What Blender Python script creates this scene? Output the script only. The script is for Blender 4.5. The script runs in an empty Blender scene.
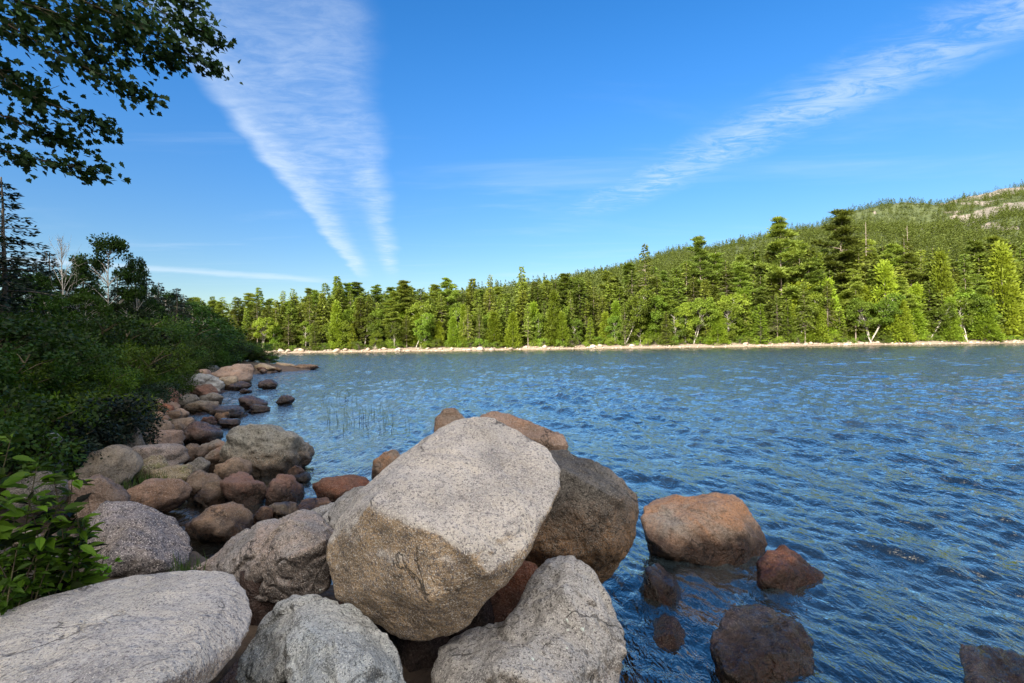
import bpy, bmesh, math, random
import numpy as np
from mathutils import Vector, Matrix
from mathutils.bvhtree import BVHTree

R = math.radians
scene = bpy.context.scene
COL = scene.collection

# ------------------------------------------------------------------ camera
FPX = 520.0
CAM_H = 1.9
ROLL = R(0.77)
cam_d = bpy.data.cameras.new('camera')
cam = bpy.data.objects.new('camera', cam_d)
COL.objects.link(cam)
cam_d.sensor_width = 36.0
cam_d.lens = FPX / 1024 * 36.0
cam_d.clip_start = 0.05
cam_d.clip_end = 12000
cam.matrix_world = Matrix.Translation((0, 0, CAM_H)) @ Matrix.Rotation(R(90), 4, 'X') @ Matrix.Rotation(-ROLL, 4, 'Z')
scene.camera = cam
CAM_M = cam.matrix_world.to_3x3()

# ------------------------------------------------------------------ light
SUN_EL = R(25)
SUN_AZ = R(208)          # clockwise from +Y: behind the camera and to the left
SUN_DIR = Vector((math.sin(SUN_AZ) * math.cos(SUN_EL), math.cos(SUN_AZ) * math.cos(SUN_EL), math.sin(SUN_EL)))
sun_d = bpy.data.lights.new('sun', 'SUN')
sun_d.energy = 5.0
sun_d.angle = R(0.5)
sun_d.color = (1.0, 0.93, 0.80)
sun = bpy.data.objects.new('sun', sun_d)
COL.objects.link(sun)
sun.rotation_euler = SUN_DIR.to_track_quat('Z', 'Y').to_euler()
SKY_STRENGTH = 0.083
scene.view_settings.view_transform = 'Standard'
scene.view_settings.look = 'None'
scene.view_settings.exposure = 1.10
scene.view_settings.gamma = 1
scene.cycles.use_denoising = True
scene.cycles.max_bounces = 8
scene.cycles.transparent_max_bounces = 12
scene.cycles.caustics_reflective = False
scene.cycles.caustics_refractive = False


class NT:
    """small helper to write node trees"""
    def __init__(s, tree):
        s.t = tree
        s.n = tree.nodes
        s.l = tree.links

    def put(s, sock, v):
        if hasattr(v, 'links') or isinstance(v, bpy.types.NodeSocket):
            s.l.new(v, sock)
        else:
            sock.default_value = v

    def node(s, typ, **kw):
        n = s.n.new(typ)
        for k, v in kw.items():
            setattr(n, k, v)
        return n

    def m(s, op, a, b=None, c=None, clamp=False):
        n = s.node('ShaderNodeMath', operation=op)
        n.use_clamp = clamp
        s.put(n.inputs[0], a)
        if b is not None: s.put(n.inputs[1], b)
        if c is not None: s.put(n.inputs[2], c)
        return n.outputs[0]

    def step(s, v, lo, hi, a=0.0, b=1.0):
        n = s.node('ShaderNodeMapRange', interpolation_type='SMOOTHSTEP')
        s.put(n.inputs['Value'], v)
        n.inputs['From Min'].default_value = lo
        n.inputs['From Max'].default_value = hi
        n.inputs['To Min'].default_value = a
        n.inputs['To Max'].default_value = b
        return n.outputs[0]

    def mix(s, f, a, b, mode='MIX'):
        n = s.node('ShaderNodeMix', data_type='RGBA', blend_type=mode)
        s.put(n.inputs[0], f)
        s.put(n.inputs[6], a if not isinstance(a, tuple) else (*a[:3], 1))
        s.put(n.inputs[7], b if not isinstance(b, tuple) else (*b[:3], 1))
        return n.outputs[2]

    def noise(s, vec, scale, detail=3, rough=0.55, dist=0.0, out=0, dim='3D'):
        n = s.node('ShaderNodeTexNoise', noise_dimensions=dim)
        if vec is not None: s.l.new(vec, n.inputs['Vector'])
        n.inputs['Scale'].default_value = scale
        n.inputs['Detail'].default_value = detail
        n.inputs['Roughness'].default_value = rough
        n.inputs['Distortion'].default_value = dist
        return n.outputs[out]

    def voro(s, vec, scale, feature='F1', out='Distance', rnd=1.0):
        n = s.node('ShaderNodeTexVoronoi', feature=feature)
        if vec is not None: s.l.new(vec, n.inputs['Vector'])
        n.inputs['Scale'].default_value = scale
        n.inputs['Randomness'].default_value = rnd
        return n.outputs[out]

    def xyz(s, v):
        n = s.node('ShaderNodeSeparateXYZ')
        s.l.new(v, n.inputs[0])
        return n.outputs

    def comb(s, x, y, z):
        n = s.node('ShaderNodeCombineXYZ')
        s.put(n.inputs[0], x); s.put(n.inputs[1], y); s.put(n.inputs[2], z)
        return n.outputs[0]


world = bpy.data.worlds.new('World')
scene.world = world
world.use_nodes = True
W = NT(world.node_tree)
W.n.clear()
sky = W.node('ShaderNodeTexSky', sky_type='NISHITA')
sky.sun_disc = False
sky.sun_elevation = SUN_EL
sky.sun_rotation = SUN_AZ
sky.air_density = 1.0
sky.dust_density = 0.6
sky.ozone_density = 2.0
hs = W.node('ShaderNodeHueSaturation')
hs.inputs['Saturation'].default_value = 1.40
hs.inputs['Hue'].default_value = 0.508
hs.inputs['Value'].default_value = 1.36
W.l.new(sky.outputs[0], hs.inputs['Color'])
tc = W.node('ShaderNodeTexCoord')
dx, dy, dz = W.xyz(tc.outputs['Generated'])
zc = W.m('MAXIMUM', dz, 0.03)
PX = W.m('DIVIDE', dx, zc)
PY = W.m('DIVIDE', dy, zc)
Pv = W.comb(PX, PY, 0.0)
front = W.step(dy, 0.1, 0.3)
# broad contrail, spread out by the wind
s1 = W.m('ADD', PX, W.m('MULTIPLY', PY, 0.20))
wob = W.m('MULTIPLY', W.m('SUBTRACT', W.noise(Pv, 1.3, 4, 0.6), 0.5), 0.22)
s1w = W.m('ADD', s1, wob)
bandL = W.step(s1w, -0.80, -0.70)
bandR = W.m('SUBTRACT', 1.0, W.step(s1w, -0.22, -0.06))
band = W.m('MULTIPLY', bandL, bandR)
# split into two tails further out
gap = W.m('MULTIPLY', W.m('SUBTRACT', 1.0, W.step(W.m('ABSOLUTE', W.m('ADD', s1, 0.42)), 0.04, 0.20)), W.step(PY, 2.2, 4.6))
band = W.m('MULTIPLY', band, W.m('SUBTRACT', 1.0, W.m('MULTIPLY', gap, 0.85)))
band = W.m('MULTIPLY', band, W.m('SUBTRACT', 1.0, W.step(PY, 6.2, 8.6)))
rot1 = W.node('ShaderNodeMapping')
rot1.inputs['Rotation'].default_value = (0, 0, R(35))
rot1.inputs['Scale'].default_value = (3.6, 8, 1)
W.l.new(Pv, rot1.inputs[0])
str1 = W.m('ADD', W.m('MULTIPLY', W.noise(rot1.outputs[0], 1.0, 7, 0.66, 1.8), 0.5), W.m('MULTIPLY', W.noise(Pv, 4.5, 7, 0.68, 0.8), 0.5))
pat1 = W.noise(Pv, 2.1, 3, 0.6)
dens = W.m('MULTIPLY', W.step(str1, 0.33, 0.68, 0.36, 1.0), W.step(pat1, 0.2, 0.75, 0.45, 1.0))
edgeL = W.m('SUBTRACT', 1.0, W.step(W.m('ABSOLUTE', W.m('ADD', s1w, 0.69)), 0.0, 0.16))
c1 = W.m('MULTIPLY', band, W.m('ADD', W.m('MULTIPLY', dens, 0.75), W.m('MULTIPLY', edgeL, 0.25)))
c1 = W.m('MULTIPLY', c1, W.step(PY, 1.0, 2.8, 0.55, 1.0))
# narrower contrail on the right
s2 = W.m('SUBTRACT', W.m('ADD', PX, W.m('MULTIPLY', PY, 0.395)), 2.2)
wob2 = W.m('MULTIPLY', W.m('SUBTRACT', W.noise(Pv, 3.0, 4, 0.6), 0.5), 0.16)
s2w = W.m('ABSOLUTE', W.m('ADD', s2, wob2))
b2 = W.m('SUBTRACT', 1.0, W.step(s2w, 0.0, 0.40))
b2 = W.m('MULTIPLY', b2, W.m('SUBTRACT', 1.0, W.step(PY, 3.4, 4.4)))
rot2 = W.node('ShaderNodeMapping')
rot2.inputs['Rotation'].default_value = (0, 0, R(70))
rot2.inputs['Scale'].default_value = (4, 9, 1)
W.l.new(Pv, rot2.inputs[0])
str2 = W.noise(rot2.outputs[0], 1.0, 7, 0.68, 1.6)
c2 = W.m('MULTIPLY', b2, W.step(W.m('MULTIPLY', str2, W.m('ADD', pat1, 0.5)), 0.30, 0.72, 0.04, 0.62))
# low streak near the horizon on the left
s3 = W.m('ADD', W.m('SUBTRACT', W.m('MULTIPLY', PX, 0.65), W.m('MULTIPLY', PY, 0.76)), 8.1)
b3 = W.m('SUBTRACT', 1.0, W.step(W.m('ABSOLUTE', W.m('ADD', s3, W.m('MULTIPLY', W.m('SUBTRACT', pat1, 0.5), 0.6))), 0.0, 0.5))
b3 = W.m('MULTIPLY', b3, W.m('SUBTRACT', 1.0, W.step(PX, -3.4, -2.6)))
c3 = W.m('MULTIPLY', b3, 0.55)
# faint veils everywhere
rot4 = W.node('ShaderNodeMapping')
rot4.inputs['Rotation'].default_value = (0, 0, R(-20))
rot4.inputs['Scale'].default_value = (0.35, 1.1, 1)
W.l.new(Pv, rot4.inputs[0])
c4 = W.m('MULTIPLY', W.step(W.noise(rot4.outputs[0], 1.0, 5, 0.6, 0.6), 0.5, 0.85), 0.35)
cl = W.m('MAXIMUM', W.m('MAXIMUM', c1, c2), W.m('MAXIMUM', c3, c4))
cl = W.m('MULTIPLY', W.m('MULTIPLY', cl, front), 0.7)
# invented cloud glow, unseen overhead and behind the camera, added to light the shore
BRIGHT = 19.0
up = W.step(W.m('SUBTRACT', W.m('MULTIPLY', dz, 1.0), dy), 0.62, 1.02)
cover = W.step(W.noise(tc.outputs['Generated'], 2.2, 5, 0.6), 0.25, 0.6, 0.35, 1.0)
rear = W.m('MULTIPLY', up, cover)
low = W.step(dz, 0.0, 0.5, 0.62, 1.0)
skyc = W.mix(1.0, hs.outputs[0], W.comb(low, low, low), 'MULTIPLY')
colr = W.mix(cl, skyc, (5.2, 5.9, 6.6, 1))
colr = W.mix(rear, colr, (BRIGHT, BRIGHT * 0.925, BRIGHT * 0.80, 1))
bg = W.node('ShaderNodeBackground')
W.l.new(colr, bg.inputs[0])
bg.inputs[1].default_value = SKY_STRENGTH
wo = W.node('ShaderNodeOutputWorld')
W.l.new(bg.outputs[0], wo.inputs[0])


# ------------------------------------------------------------------ helpers
def tag(o, label=None, cat=None, group=None, kind=None):
    if label: o['label'] = label
    if cat: o['category'] = cat
    if group: o['group'] = group
    if kind: o['kind'] = kind
    return o


def ray(px, py):
    v = CAM_M @ Vector(((px - 512) / FPX, -(py - 341.5) / FPX, -1))
    return v / v.y


def P(px, py, d):
    """world point seen at a pixel, at distance d along the view axis"""
    r = ray(px, py)
    return Vector((r.x * d, d, CAM_H + r.z * d))


def ground_hit(px, py, z=0.0):
    r = ray(px, py)
    d = (z - CAM_H) / r.z
    return Vector((r.x * d, d, z))


def np_mesh(name, V, quads=None, tris=None, smooth=True, mats=(), midx=None):
    me = bpy.data.meshes.new(name)
    V = np.asarray(V, dtype=np.float32)
    nq = 0 if quads is None else len(quads)
    nt = 0 if tris is None else len(tris)
    me.vertices.add(len(V))
    me.vertices.foreach_set('co', V.ravel())
    loops = []
    if nq: loops.append(np.asarray(quads, dtype=np.int32).ravel())
    if nt: loops.append(np.asarray(tris, dtype=np.int32).ravel())
    lp = np.concatenate(loops)
    me.loops.add(len(lp))
    me.loops.foreach_set('vertex_index', lp)
    me.polygons.add(nq + nt)
    st = np.concatenate([np.arange(nq) * 4, nq * 4 + np.arange(nt) * 3]).astype(np.int32)
    me.polygons.foreach_set('loop_start', st)
    me.polygons.foreach_set('use_smooth', np.full(nq + nt, smooth, dtype=bool))
    for m_ in mats: me.materials.append(m_)
    if midx is not None: me.polygons.foreach_set('material_index', np.asarray(midx, dtype=np.int32))
    me.update(calc_edges=True)
    return me


def add_obj(name, me, parent=None, loc=(0, 0, 0)):
    o = bpy.data.objects.new(name, me)
    COL.objects.link(o)
    o.location = loc
    if parent: o.parent = parent
    return o


def empty(name, loc, rz=0.0, sc=1.0):
    o = bpy.data.objects.new(name, None)
    COL.objects.link(o)
    o.location = loc
    o.rotation_euler = (0, 0, rz)
    o.scale = (sc, sc, sc) if not isinstance(sc, tuple) else sc
    o.empty_display_size = 0.2
    return o


def _hash(ix, iy, iz, seed):
    h = (ix.astype(np.int64) * 374761393 + iy.astype(np.int64) * 668265263 + iz.astype(np.int64) * 2147483647 + seed * 1274126177) & 0xFFFFFFFF
    h = ((h ^ (h >> 13)) * 1274126177) & 0xFFFFFFFF
    h = (h ^ (h >> 16)) & 0xFFFFFFFF
    return h / 4294967295.0


def vnoise(p, seed=0):
    p = np.asarray(p, dtype=np.float64)
    i = np.floor(p).astype(np.int64)
    f = p - i
    f = f * f * f * (f * (f * 6 - 15) + 10)
    r = 0
    for a in (0, 1):
        wx = f[:, 0] if a else 1 - f[:, 0]
        for b in (0, 1):
            wy = f[:, 1] if b else 1 - f[:, 1]
            for c in (0, 1):
                wz = f[:, 2] if c else 1 - f[:, 2]
                r = r + wx * wy * wz * _hash(i[:, 0] + a, i[:, 1] + b, i[:, 2] + c, seed)
    return r * 2 - 1


def fbm(p, scale, octv=4, seed=0, gain=0.5):
    r = 0; a = 1.0
    for k in range(octv):
        r = r + a * vnoise(p * scale * (2.03 ** k) + 17.3 * k, seed + k)
        a *= gain
    return r


def fbm2(x, y, scale, octv=4, seed=0, gain=0.5):
    return fbm(np.stack([x, y, np.zeros_like(x)], 1), scale, octv, seed, gain)


# ------------------------------------------------------------------ materials
def mat_new(name):
    m = bpy.data.materials.new(name)
    m.use_nodes = True
    t = NT(m.node_tree)
    t.n.clear()
    out = t.node('ShaderNodeOutputMaterial')
    return m, t, out


def rock_mat(name, c1, c2, dark, light, spk=70.0, stain=None, stain_z=(0.1, 0.5), front=None, moss=None, wet=True, bump=1.0, rough=0.82, patch=2.2, spk_amt=0.7):
    m, t, out = mat_new(name)
    tc = t.node('ShaderNodeTexCoord')
    oi = t.node('ShaderNodeObjectInfo')
    geo = t.node('ShaderNodeNewGeometry')
    off = t.node('ShaderNodeVectorMath', operation='ADD')
    t.l.new(tc.outputs['Object'], off.inputs[0])
    sc = t.node('ShaderNodeVectorMath', operation='SCALE')
    sc.inputs[0].default_value = (31.0, 17.0, 23.0)
    t.l.new(oi.outputs['Random'], sc.inputs['Scale'])
    t.l.new(sc.outputs[0], off.inputs[1])
    v = off.outputs[0]
    big = t.noise(v, patch, 6, 0.68, 0.6)
    wvn = t.node('ShaderNodeVectorMath', operation='SCALE'); t.l.new(t.noise(v, 2.3, 4, 0.65, out=1), wvn.inputs[0]); wvn.inputs['Scale'].default_value = 0.55
    wv2 = t.node('ShaderNodeVectorMath', operation='ADD'); t.l.new(v, wv2.inputs[0]); t.l.new(wvn.outputs[0], wv2.inputs[1])
    col = t.mix(t.step(big, 0.35, 0.65), c1, c2)
    if front is not None:
        nx, ny, nz = t.xyz(tc.outputs['Normal'])
        wv = t.m('ADD', nz, t.m('MULTIPLY', t.m('SUBTRACT', t.noise(v, 7, 4, 0.6), 0.5), 0.7))
        fm = t.step(wv, 0.42, 0.12, 0.0, 1.0) if False else t.m('SUBTRACT', 1.0, t.step(wv, 0.12, 0.50))
        fcol = t.mix(t.step(t.noise(v, 9, 4, 0.7), 0.35, 0.65), front, tuple(x * 0.55 for x in front))
        col = t.mix(t.m('MULTIPLY', fm, 0.85), col, fcol)
    px_, py_, pz_ = t.xyz(geo.outputs['Position'])
    nzz = t.m('ADD', pz_, t.m('MULTIPLY', t.m('SUBTRACT', t.noise(v, 5, 4, 0.65), 0.5), 0.35))
    if stain is not None:
        sm = t.m('SUBTRACT', 1.0, t.step(nzz, stain_z[0], stain_z[1]))
        scol = t.mix(t.step(t.noise(v, 11, 4, 0.7), 0.35, 0.7), stain, tuple(x * 0.4 for x in stain))
        col = t.mix(t.m('MULTIPLY', sm, 0.85), col, scol)
    tone = t.step(t.noise(v, 1.25, 6, 0.72, 0.5), 0.32, 0.66, 0.62, 1.12)
    col = t.mix(1.0, col, t.comb(tone, tone, tone), 'MULTIPLY')
    # weathering film: dark algae runs and blotches
    blot = t.step(t.noise(v, 6.5, 6, 0.72, 0.6), 0.50, 0.68)
    col = t.mix(t.m('MULTIPLY', blot, 0.6), col, dark)
    if moss is not None:
        mm = t.step(t.noise(v, 5, 5, 0.7), 0.50, 0.62)
        col = t.mix(t.m('MULTIPLY', mm, 0.6), col, moss)
    # crystals
    s1 = t.noise(v, spk, 3, 0.75)
    s2 = t.noise(v, spk * 2.1, 2, 0.7)
    col = t.mix(t.m('MULTIPLY', t.step(s1, 0.51, 0.61), spk_amt * 1.25), col, dark)
    col = t.mix(t.m('MULTIPLY', t.step(s2, 0.53, 0.64), spk_amt * 1.1), col, light)
    # clots of black mica
    vd = t.voro(v, 13)
    col = t.mix(t.m('MULTIPLY', t.m('SUBTRACT', 1.0, t.step(t.m('ADD', vd, t.m('MULTIPLY', t.noise(v, 30, 3), 0.3)), 0.19, 0.26)), 0.6), col, tuple(x * 0.6 for x in dark))
    # per rock variation
    hsn = t.node('ShaderNodeHueSaturation')
    t.l.new(col, hsn.inputs['Color'])
    t.l.new(t.m('ADD', 0.82, t.m('MULTIPLY', oi.outputs['Random'], 0.36)), hsn.inputs['Value'])
    t.l.new(t.m('ADD', 0.8, t.m('MULTIPLY', t.m('FRACT', t.m('MULTIPLY', oi.outputs['Random'], 7.3)), 0.4)), hsn.inputs['Saturation'])
    col = hsn.outputs[0]
    rg = rough
    if wet:
        wm = t.m('SUBTRACT', 1.0, t.step(nzz, 0.09, 0.27))
        col = t.mix(wm, col, t.mix(1.0, col, (0.20, 0.17, 0.155), 'MULTIPLY'))
        rg = t.m('SUBTRACT', rough, t.m('MULTIPLY', wm, 0.55))
    crn = t.m('ABSOLUTE', t.m('SUBTRACT', t.noise(v, 1.6, 6, 0.55, 0.6), 0.5))
    crk = t.m('MULTIPLY', t.m('SUBTRACT', 1.0, t.step(crn, 0.001, 0.009)), t.step(t.noise(v, 2.6, 2, 0.5), 0.50, 0.58))
    col = t.mix(t.m('MULTIPLY', crk, 0.65), col, (0.03, 0.026, 0.025))
    b = t.node('ShaderNodeBsdfPrincipled')
    t.l.new(col, b.inputs['Base Color'])
    t.put(b.inputs['Roughness'], rg)
    b.inputs['Specular IOR Level'].default_value = 0.35
    h = t.m('ADD', t.m('MULTIPLY', t.noise(v, 22, 6, 0.68), 0.030), t.m('MULTIPLY', s1, 0.006))
    h = t.m('ADD', h, t.m('MULTIPLY', t.noise(v, 5, 6, 0.66, 0.8), 0.085))
    cr = t.voro(wv2.outputs[0], 2.1, 'DISTANCE_TO_EDGE')
    wcr = t.m('MULTIPLY', t.m('SUBTRACT', 1.0, t.step(t.m('ADD', cr, t.m('MULTIPLY', t.m('SUBTRACT', t.noise(v, 12, 4), 0.5), 0.12)), 0.0, 0.02)), t.step(t.noise(v, 1.7, 3), 0.54, 0.64))
    h = t.m('SUBTRACT', h, t.m('MULTIPLY', wcr, 0.012))
    h = t.m('SUBTRACT', h, t.m('MULTIPLY', crk, 0.02))
    bp = t.node('ShaderNodeBump')
    bp.inputs['Strength'].default_value = 0.9 * bump
    bp.inputs['Distance'].default_value = 1.0
    t.l.new(h, bp.inputs['Height'])
    t.l.new(bp.outputs[0], b.inputs['Normal'])
    t.l.new(b.outputs[0], out.inputs[0])
    return m


DARKM = (0.055, 0.050, 0.050)
M = {}
M['pale'] = rock_mat('pale_granite', (0.50, 0.46, 0.44), (0.60, 0.54, 0.49), (0.13, 0.12, 0.135), (0.78, 0.74, 0.70), spk=75, front=(0.46, 0.31, 0.17), wet=False)
M['slab'] = rock_mat('weathered_slab_granite', (0.44, 0.41, 0.41), (0.54, 0.49, 0.44), (0.12, 0.11, 0.13), (0.72, 0.68, 0.63), spk=85, front=(0.36, 0.26, 0.19), wet=False)
M['grey'] = rock_mat('grey_granite', (0.34, 0.33, 0.33), (0.42, 0.39, 0.37), DARKM, (0.60, 0.58, 0.56), spk=80, stain=(0.28, 0.15, 0.09), stain_z=(0.1, 0.45), front=(0.26, 0.22, 0.19))
M['bluegrey'] = rock_mat('blue_grey_granite', (0.30, 0.33, 0.36), (0.42, 0.42, 0.42), (0.06, 0.065, 0.07), (0.60, 0.62, 0.62), spk=90, front=(0.20, 0.20, 0.20), wet=False)
M['pinkgrey'] = rock_mat('pink_grey_granite', (0.31, 0.29, 0.285), (0.40, 0.31, 0.27), (0.06, 0.055, 0.06), (0.60, 0.56, 0.55), spk=85, front=(0.25, 0.20, 0.17), wet=False)
M['speckle'] = rock_mat('speckled_purple_granite', (0.185, 0.17, 0.185), (0.25, 0.215, 0.20), (0.03, 0.028, 0.035), (0.52, 0.48, 0.47), spk=55, spk_amt=0.8)
M['darkstone'] = rock_mat('dark_grey_granite', (0.15, 0.14, 0.13), (0.22, 0.19, 0.17), (0.03, 0.03, 0.03), (0.32, 0.30, 0.28), spk=50)
M['darkgrey'] = rock_mat('dark_streaked_granite', (0.10, 0.085, 0.08), (0.21, 0.19, 0.175), (0.02, 0.02, 0.02), (0.34, 0.31, 0.28), spk=70, stain=(0.46, 0.22, 0.07), stain_z=(0.50, 0.95))
M['greygreen'] = rock_mat('grey_green_granite', (0.20, 0.20, 0.18), (0.28, 0.26, 0.23), (0.05, 0.05, 0.045), (0.40, 0.39, 0.36), spk=45, stain=(0.20, 0.12, 0.065), stain_z=(0.15, 0.5))
M['orange'] = rock_mat('orange_brown_granite', (0.37, 0.18, 0.085), (0.26, 0.225, 0.20), (0.06, 0.04, 0.03), (0.46, 0.36, 0.30), spk=50, stain=(0.22, 0.10, 0.05), stain_z=(0.05, 0.3), spk_amt=0.4)
M['red'] = rock_mat('red_brown_granite', (0.23, 0.10, 0.065), (0.17, 0.10, 0.08), (0.05, 0.03, 0.025), (0.42, 0.30, 0.25), spk=50, stain=(0.15, 0.07, 0.045), stain_z=(0.03, 0.2), spk_amt=0.4)
M['brown'] = rock_mat('brown_granite', (0.20, 0.12, 0.075), (0.25, 0.175, 0.125), (0.05, 0.04, 0.035), (0.42, 0.36, 0.31), spk=45, stain=(0.20, 0.11, 0.07), stain_z=(0.03, 0.25), spk_amt=0.4)
M['pink'] = rock_mat('pinkish_granite', (0.28, 0.165, 0.11), (0.31, 0.215, 0.17), (0.08, 0.06, 0.05), (0.5, 0.42, 0.38), spk=45, stain=(0.22, 0.13, 0.09), stain_z=(0.03, 0.25), spk_amt=0.4)
M['tan'] = rock_mat('tan_granite', (0.30, 0.23, 0.16), (0.35, 0.28, 0.21), (0.09, 0.075, 0.06), (0.52, 0.46, 0.40), spk=45, stain=(0.22, 0.14, 0.09), stain_z=(0.03, 0.25), spk_amt=0.4)
M['mossy'] = rock_mat('mossy_tan_granite', (0.27, 0.21, 0.14), (0.23, 0.19, 0.13), (0.07, 0.06, 0.05), (0.46, 0.41, 0.34), spk=45, moss=(0.10, 0.13, 0.03))
M['paleflat'] = rock_mat('pale_flat_granite', (0.36, 0.38, 0.40), (0.46, 0.46, 0.46), (0.14, 0.14, 0.15), (0.58, 0.57, 0.56), spk=40, front=(0.27, 0.25, 0.24), spk_amt=0.35)
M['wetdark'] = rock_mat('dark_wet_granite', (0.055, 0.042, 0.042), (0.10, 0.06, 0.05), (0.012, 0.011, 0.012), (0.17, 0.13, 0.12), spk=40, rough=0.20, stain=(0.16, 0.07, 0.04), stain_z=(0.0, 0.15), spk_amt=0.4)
M['shore'] = rock_mat('pale_shore_granite', (0.46, 0.36, 0.28), (0.52, 0.44, 0.36), (0.2, 0.15, 0.12), (0.6, 0.52, 0.45), spk=8, spk_amt=0.3, wet=False)  # the beach stones' own pale pink tan


def leaf_mat(name, col, var=0.25, trans=0.4, rough=0.55, hue=0.03, dark=None):
    m, t, out = mat_new(name)
    oi = t.node('ShaderNodeObjectInfo')
    geo = t.node('ShaderNodeNewGeometry')
    tc = t.node('ShaderNodeTexCoord')
    h = t.node('ShaderNodeHueSaturation')
    h.inputs['Color'].default_value = (*col, 1)
    rp = geo.outputs['Random Per Island']
    val = t.m('ADD', t.m('ADD', 1 - var, t.m('MULTIPLY', rp, var)), t.m('MULTIPLY', t.m('SUBTRACT', oi.outputs['Random'], 0.5), var * 1.6))
    t.l.new(val, h.inputs['Value'])
    hu = t.m('ADD', 0.5 - hue / 2, t.m('MULTIPLY', t.m('FRACT', t.m('MULTIPLY', oi.outputs['Random'], 5.71)), hue))
    hu = t.m('ADD', hu, t.m('MULTIPLY', t.m('SUBTRACT', t.noise(tc.outputs['Object'], 0.6, 2), 0.5), hue))
    t.l.new(hu, h.inputs['Hue'])
    d = t.node('ShaderNodeBsdfPrincipled')
    t.l.new(h.outputs[0], d.inputs['Base Color'])
    d.inputs['Roughness'].default_value = rough
    d.inputs['Specular IOR Level'].default_value = 0.25
    tr = t.node('ShaderNodeBsdfTranslucent')
    tcol = t.mix(1.0, h.outputs[0], (1.25, 1.15, 0.55), 'MULTIPLY')
    t.l.new(tcol, tr.inputs[0])
    mx = t.node('ShaderNodeMixShader')
    mx.inputs[0].default_value = trans
    t.l.new(d.outputs[0], mx.inputs[1])
    t.l.new(tr.outputs[0], mx.inputs[2])
    t.l.new(mx.outputs[0], out.inputs[0])
    return m


def bark_mat(name, c1, c2, sc=6.0, marks=False):
    m, t, out = mat_new(name)
    tc = t.node('ShaderNodeTexCoord')
    mp = t.node('ShaderNodeMapping')
    mp.inputs['Scale'].default_value = (1, 1, 0.25) if not marks else (0.5, 0.5, 3)
    t.l.new(tc.outputs['Object'], mp.inputs[0])
    n = t.noise(mp.outputs[0], sc, 5, 0.7)
    col = t.mix(t.step(n, 0.4, 0.62), c1, c2)
    b = t.node('ShaderNodeBsdfPrincipled')
    t.l.new(col, b.inputs['Base Color'])
    b.inputs['Roughness'].default_value = 0.9
    bp = t.node('ShaderNodeBump')
    bp.inputs['Strength'].default_value = 0.6
    bp.inputs['Distance'].default_value = 0.03
    t.l.new(n, bp.inputs['Height'])
    t.l.new(bp.outputs[0], b.inputs['Normal'])
    t.l.new(b.outputs[0], out.inputs[0])
    return m


L = {}
L['spruce'] = leaf_mat('spruce_needles', (0.210, 0.270, 0.043), 0.45, 0.4)
L['pine'] = leaf_mat('pine_needles', (0.215, 0.290, 0.050), 0.45, 0.4)
L['cedar'] = leaf_mat('cedar_foliage', (0.235, 0.320, 0.028), 0.4, 0.4)
L['broad'] = leaf_mat('broad_leaves', (0.210, 0.305, 0.036), 0.45, 0.4)
L['hill'] = leaf_mat('hill_forest_foliage', (0.195, 0.250, 0.050), 0.5, 0.35)
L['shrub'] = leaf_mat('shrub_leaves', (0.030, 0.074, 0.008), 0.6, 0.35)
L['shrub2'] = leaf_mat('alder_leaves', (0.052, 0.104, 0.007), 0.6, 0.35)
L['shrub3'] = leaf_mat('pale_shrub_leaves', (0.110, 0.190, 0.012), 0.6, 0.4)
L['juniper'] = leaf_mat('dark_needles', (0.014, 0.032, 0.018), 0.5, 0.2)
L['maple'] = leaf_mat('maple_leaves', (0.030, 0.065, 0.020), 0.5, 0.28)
L['plant'] = leaf_mat('bright_plant_leaves', (0.190, 0.420, 0.030), 0.6, 0.4)
L['grass'] = leaf_mat('grass_blades', (0.07, 0.12, 0.03), 0.4, 0.3)
M['bark'] = bark_mat('grey_bark', (0.20, 0.17, 0.14), (0.09, 0.075, 0.06))
M['pinebark'] = bark_mat('pale_bark', (0.34, 0.28, 0.23), (0.16, 0.12, 0.10))  # the bark's own pale tone
M['birch'] = bark_mat('birch_bark', (0.62, 0.58, 0.52), (0.26, 0.22, 0.19), 5, True)
M['stem'] = bark_mat('green_stems', (0.10, 0.09, 0.04), (0.06, 0.04, 0.03), 20)

# ------------------------------------------------------------------ terrain
SH_Y = np.array([-60, -10, 0, 1.2, 2.2, 2.9, 3.3, 3.9, 4.25, 4.7, 5.5, 6.4, 9.7, 13.2, 17.6, 23.8, 33, 36.5, 38.7, 41, 45, 60, 75, 90])
SH_X = np.array([6, 1.5, 0.7, 0.6, 0.6, 0.55, 0.35, -0.9, -3.0, -3.6, -4.0, -4.5, -6.3, -8.3, -10.6, -13.1, -16.9, -15.6, -14.6, -16.5, -20, -34, -55, -90])


def shore_x(y):
    return np.interp(y, SH_Y, SH_X)


def far_y(x):
    return np.interp(x, [-400, -130, -90, -60, -30, 40, 130, 400], [60, 74, 98, 116, 118.5, 119, 119, 105]) + 0.9 * np.sin(x * 0.11) + 0.5 * np.sin(x * 0.31 + 1)


HX = np.array([-900, -300, -100, 0, 125, 217, 332, 413, 505, 586, 700, 900, 1500])
HZ = np.array([15, 18, 32, 50, 80, 104, 127, 142, 152, 170, 190, 215, 240])


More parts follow.
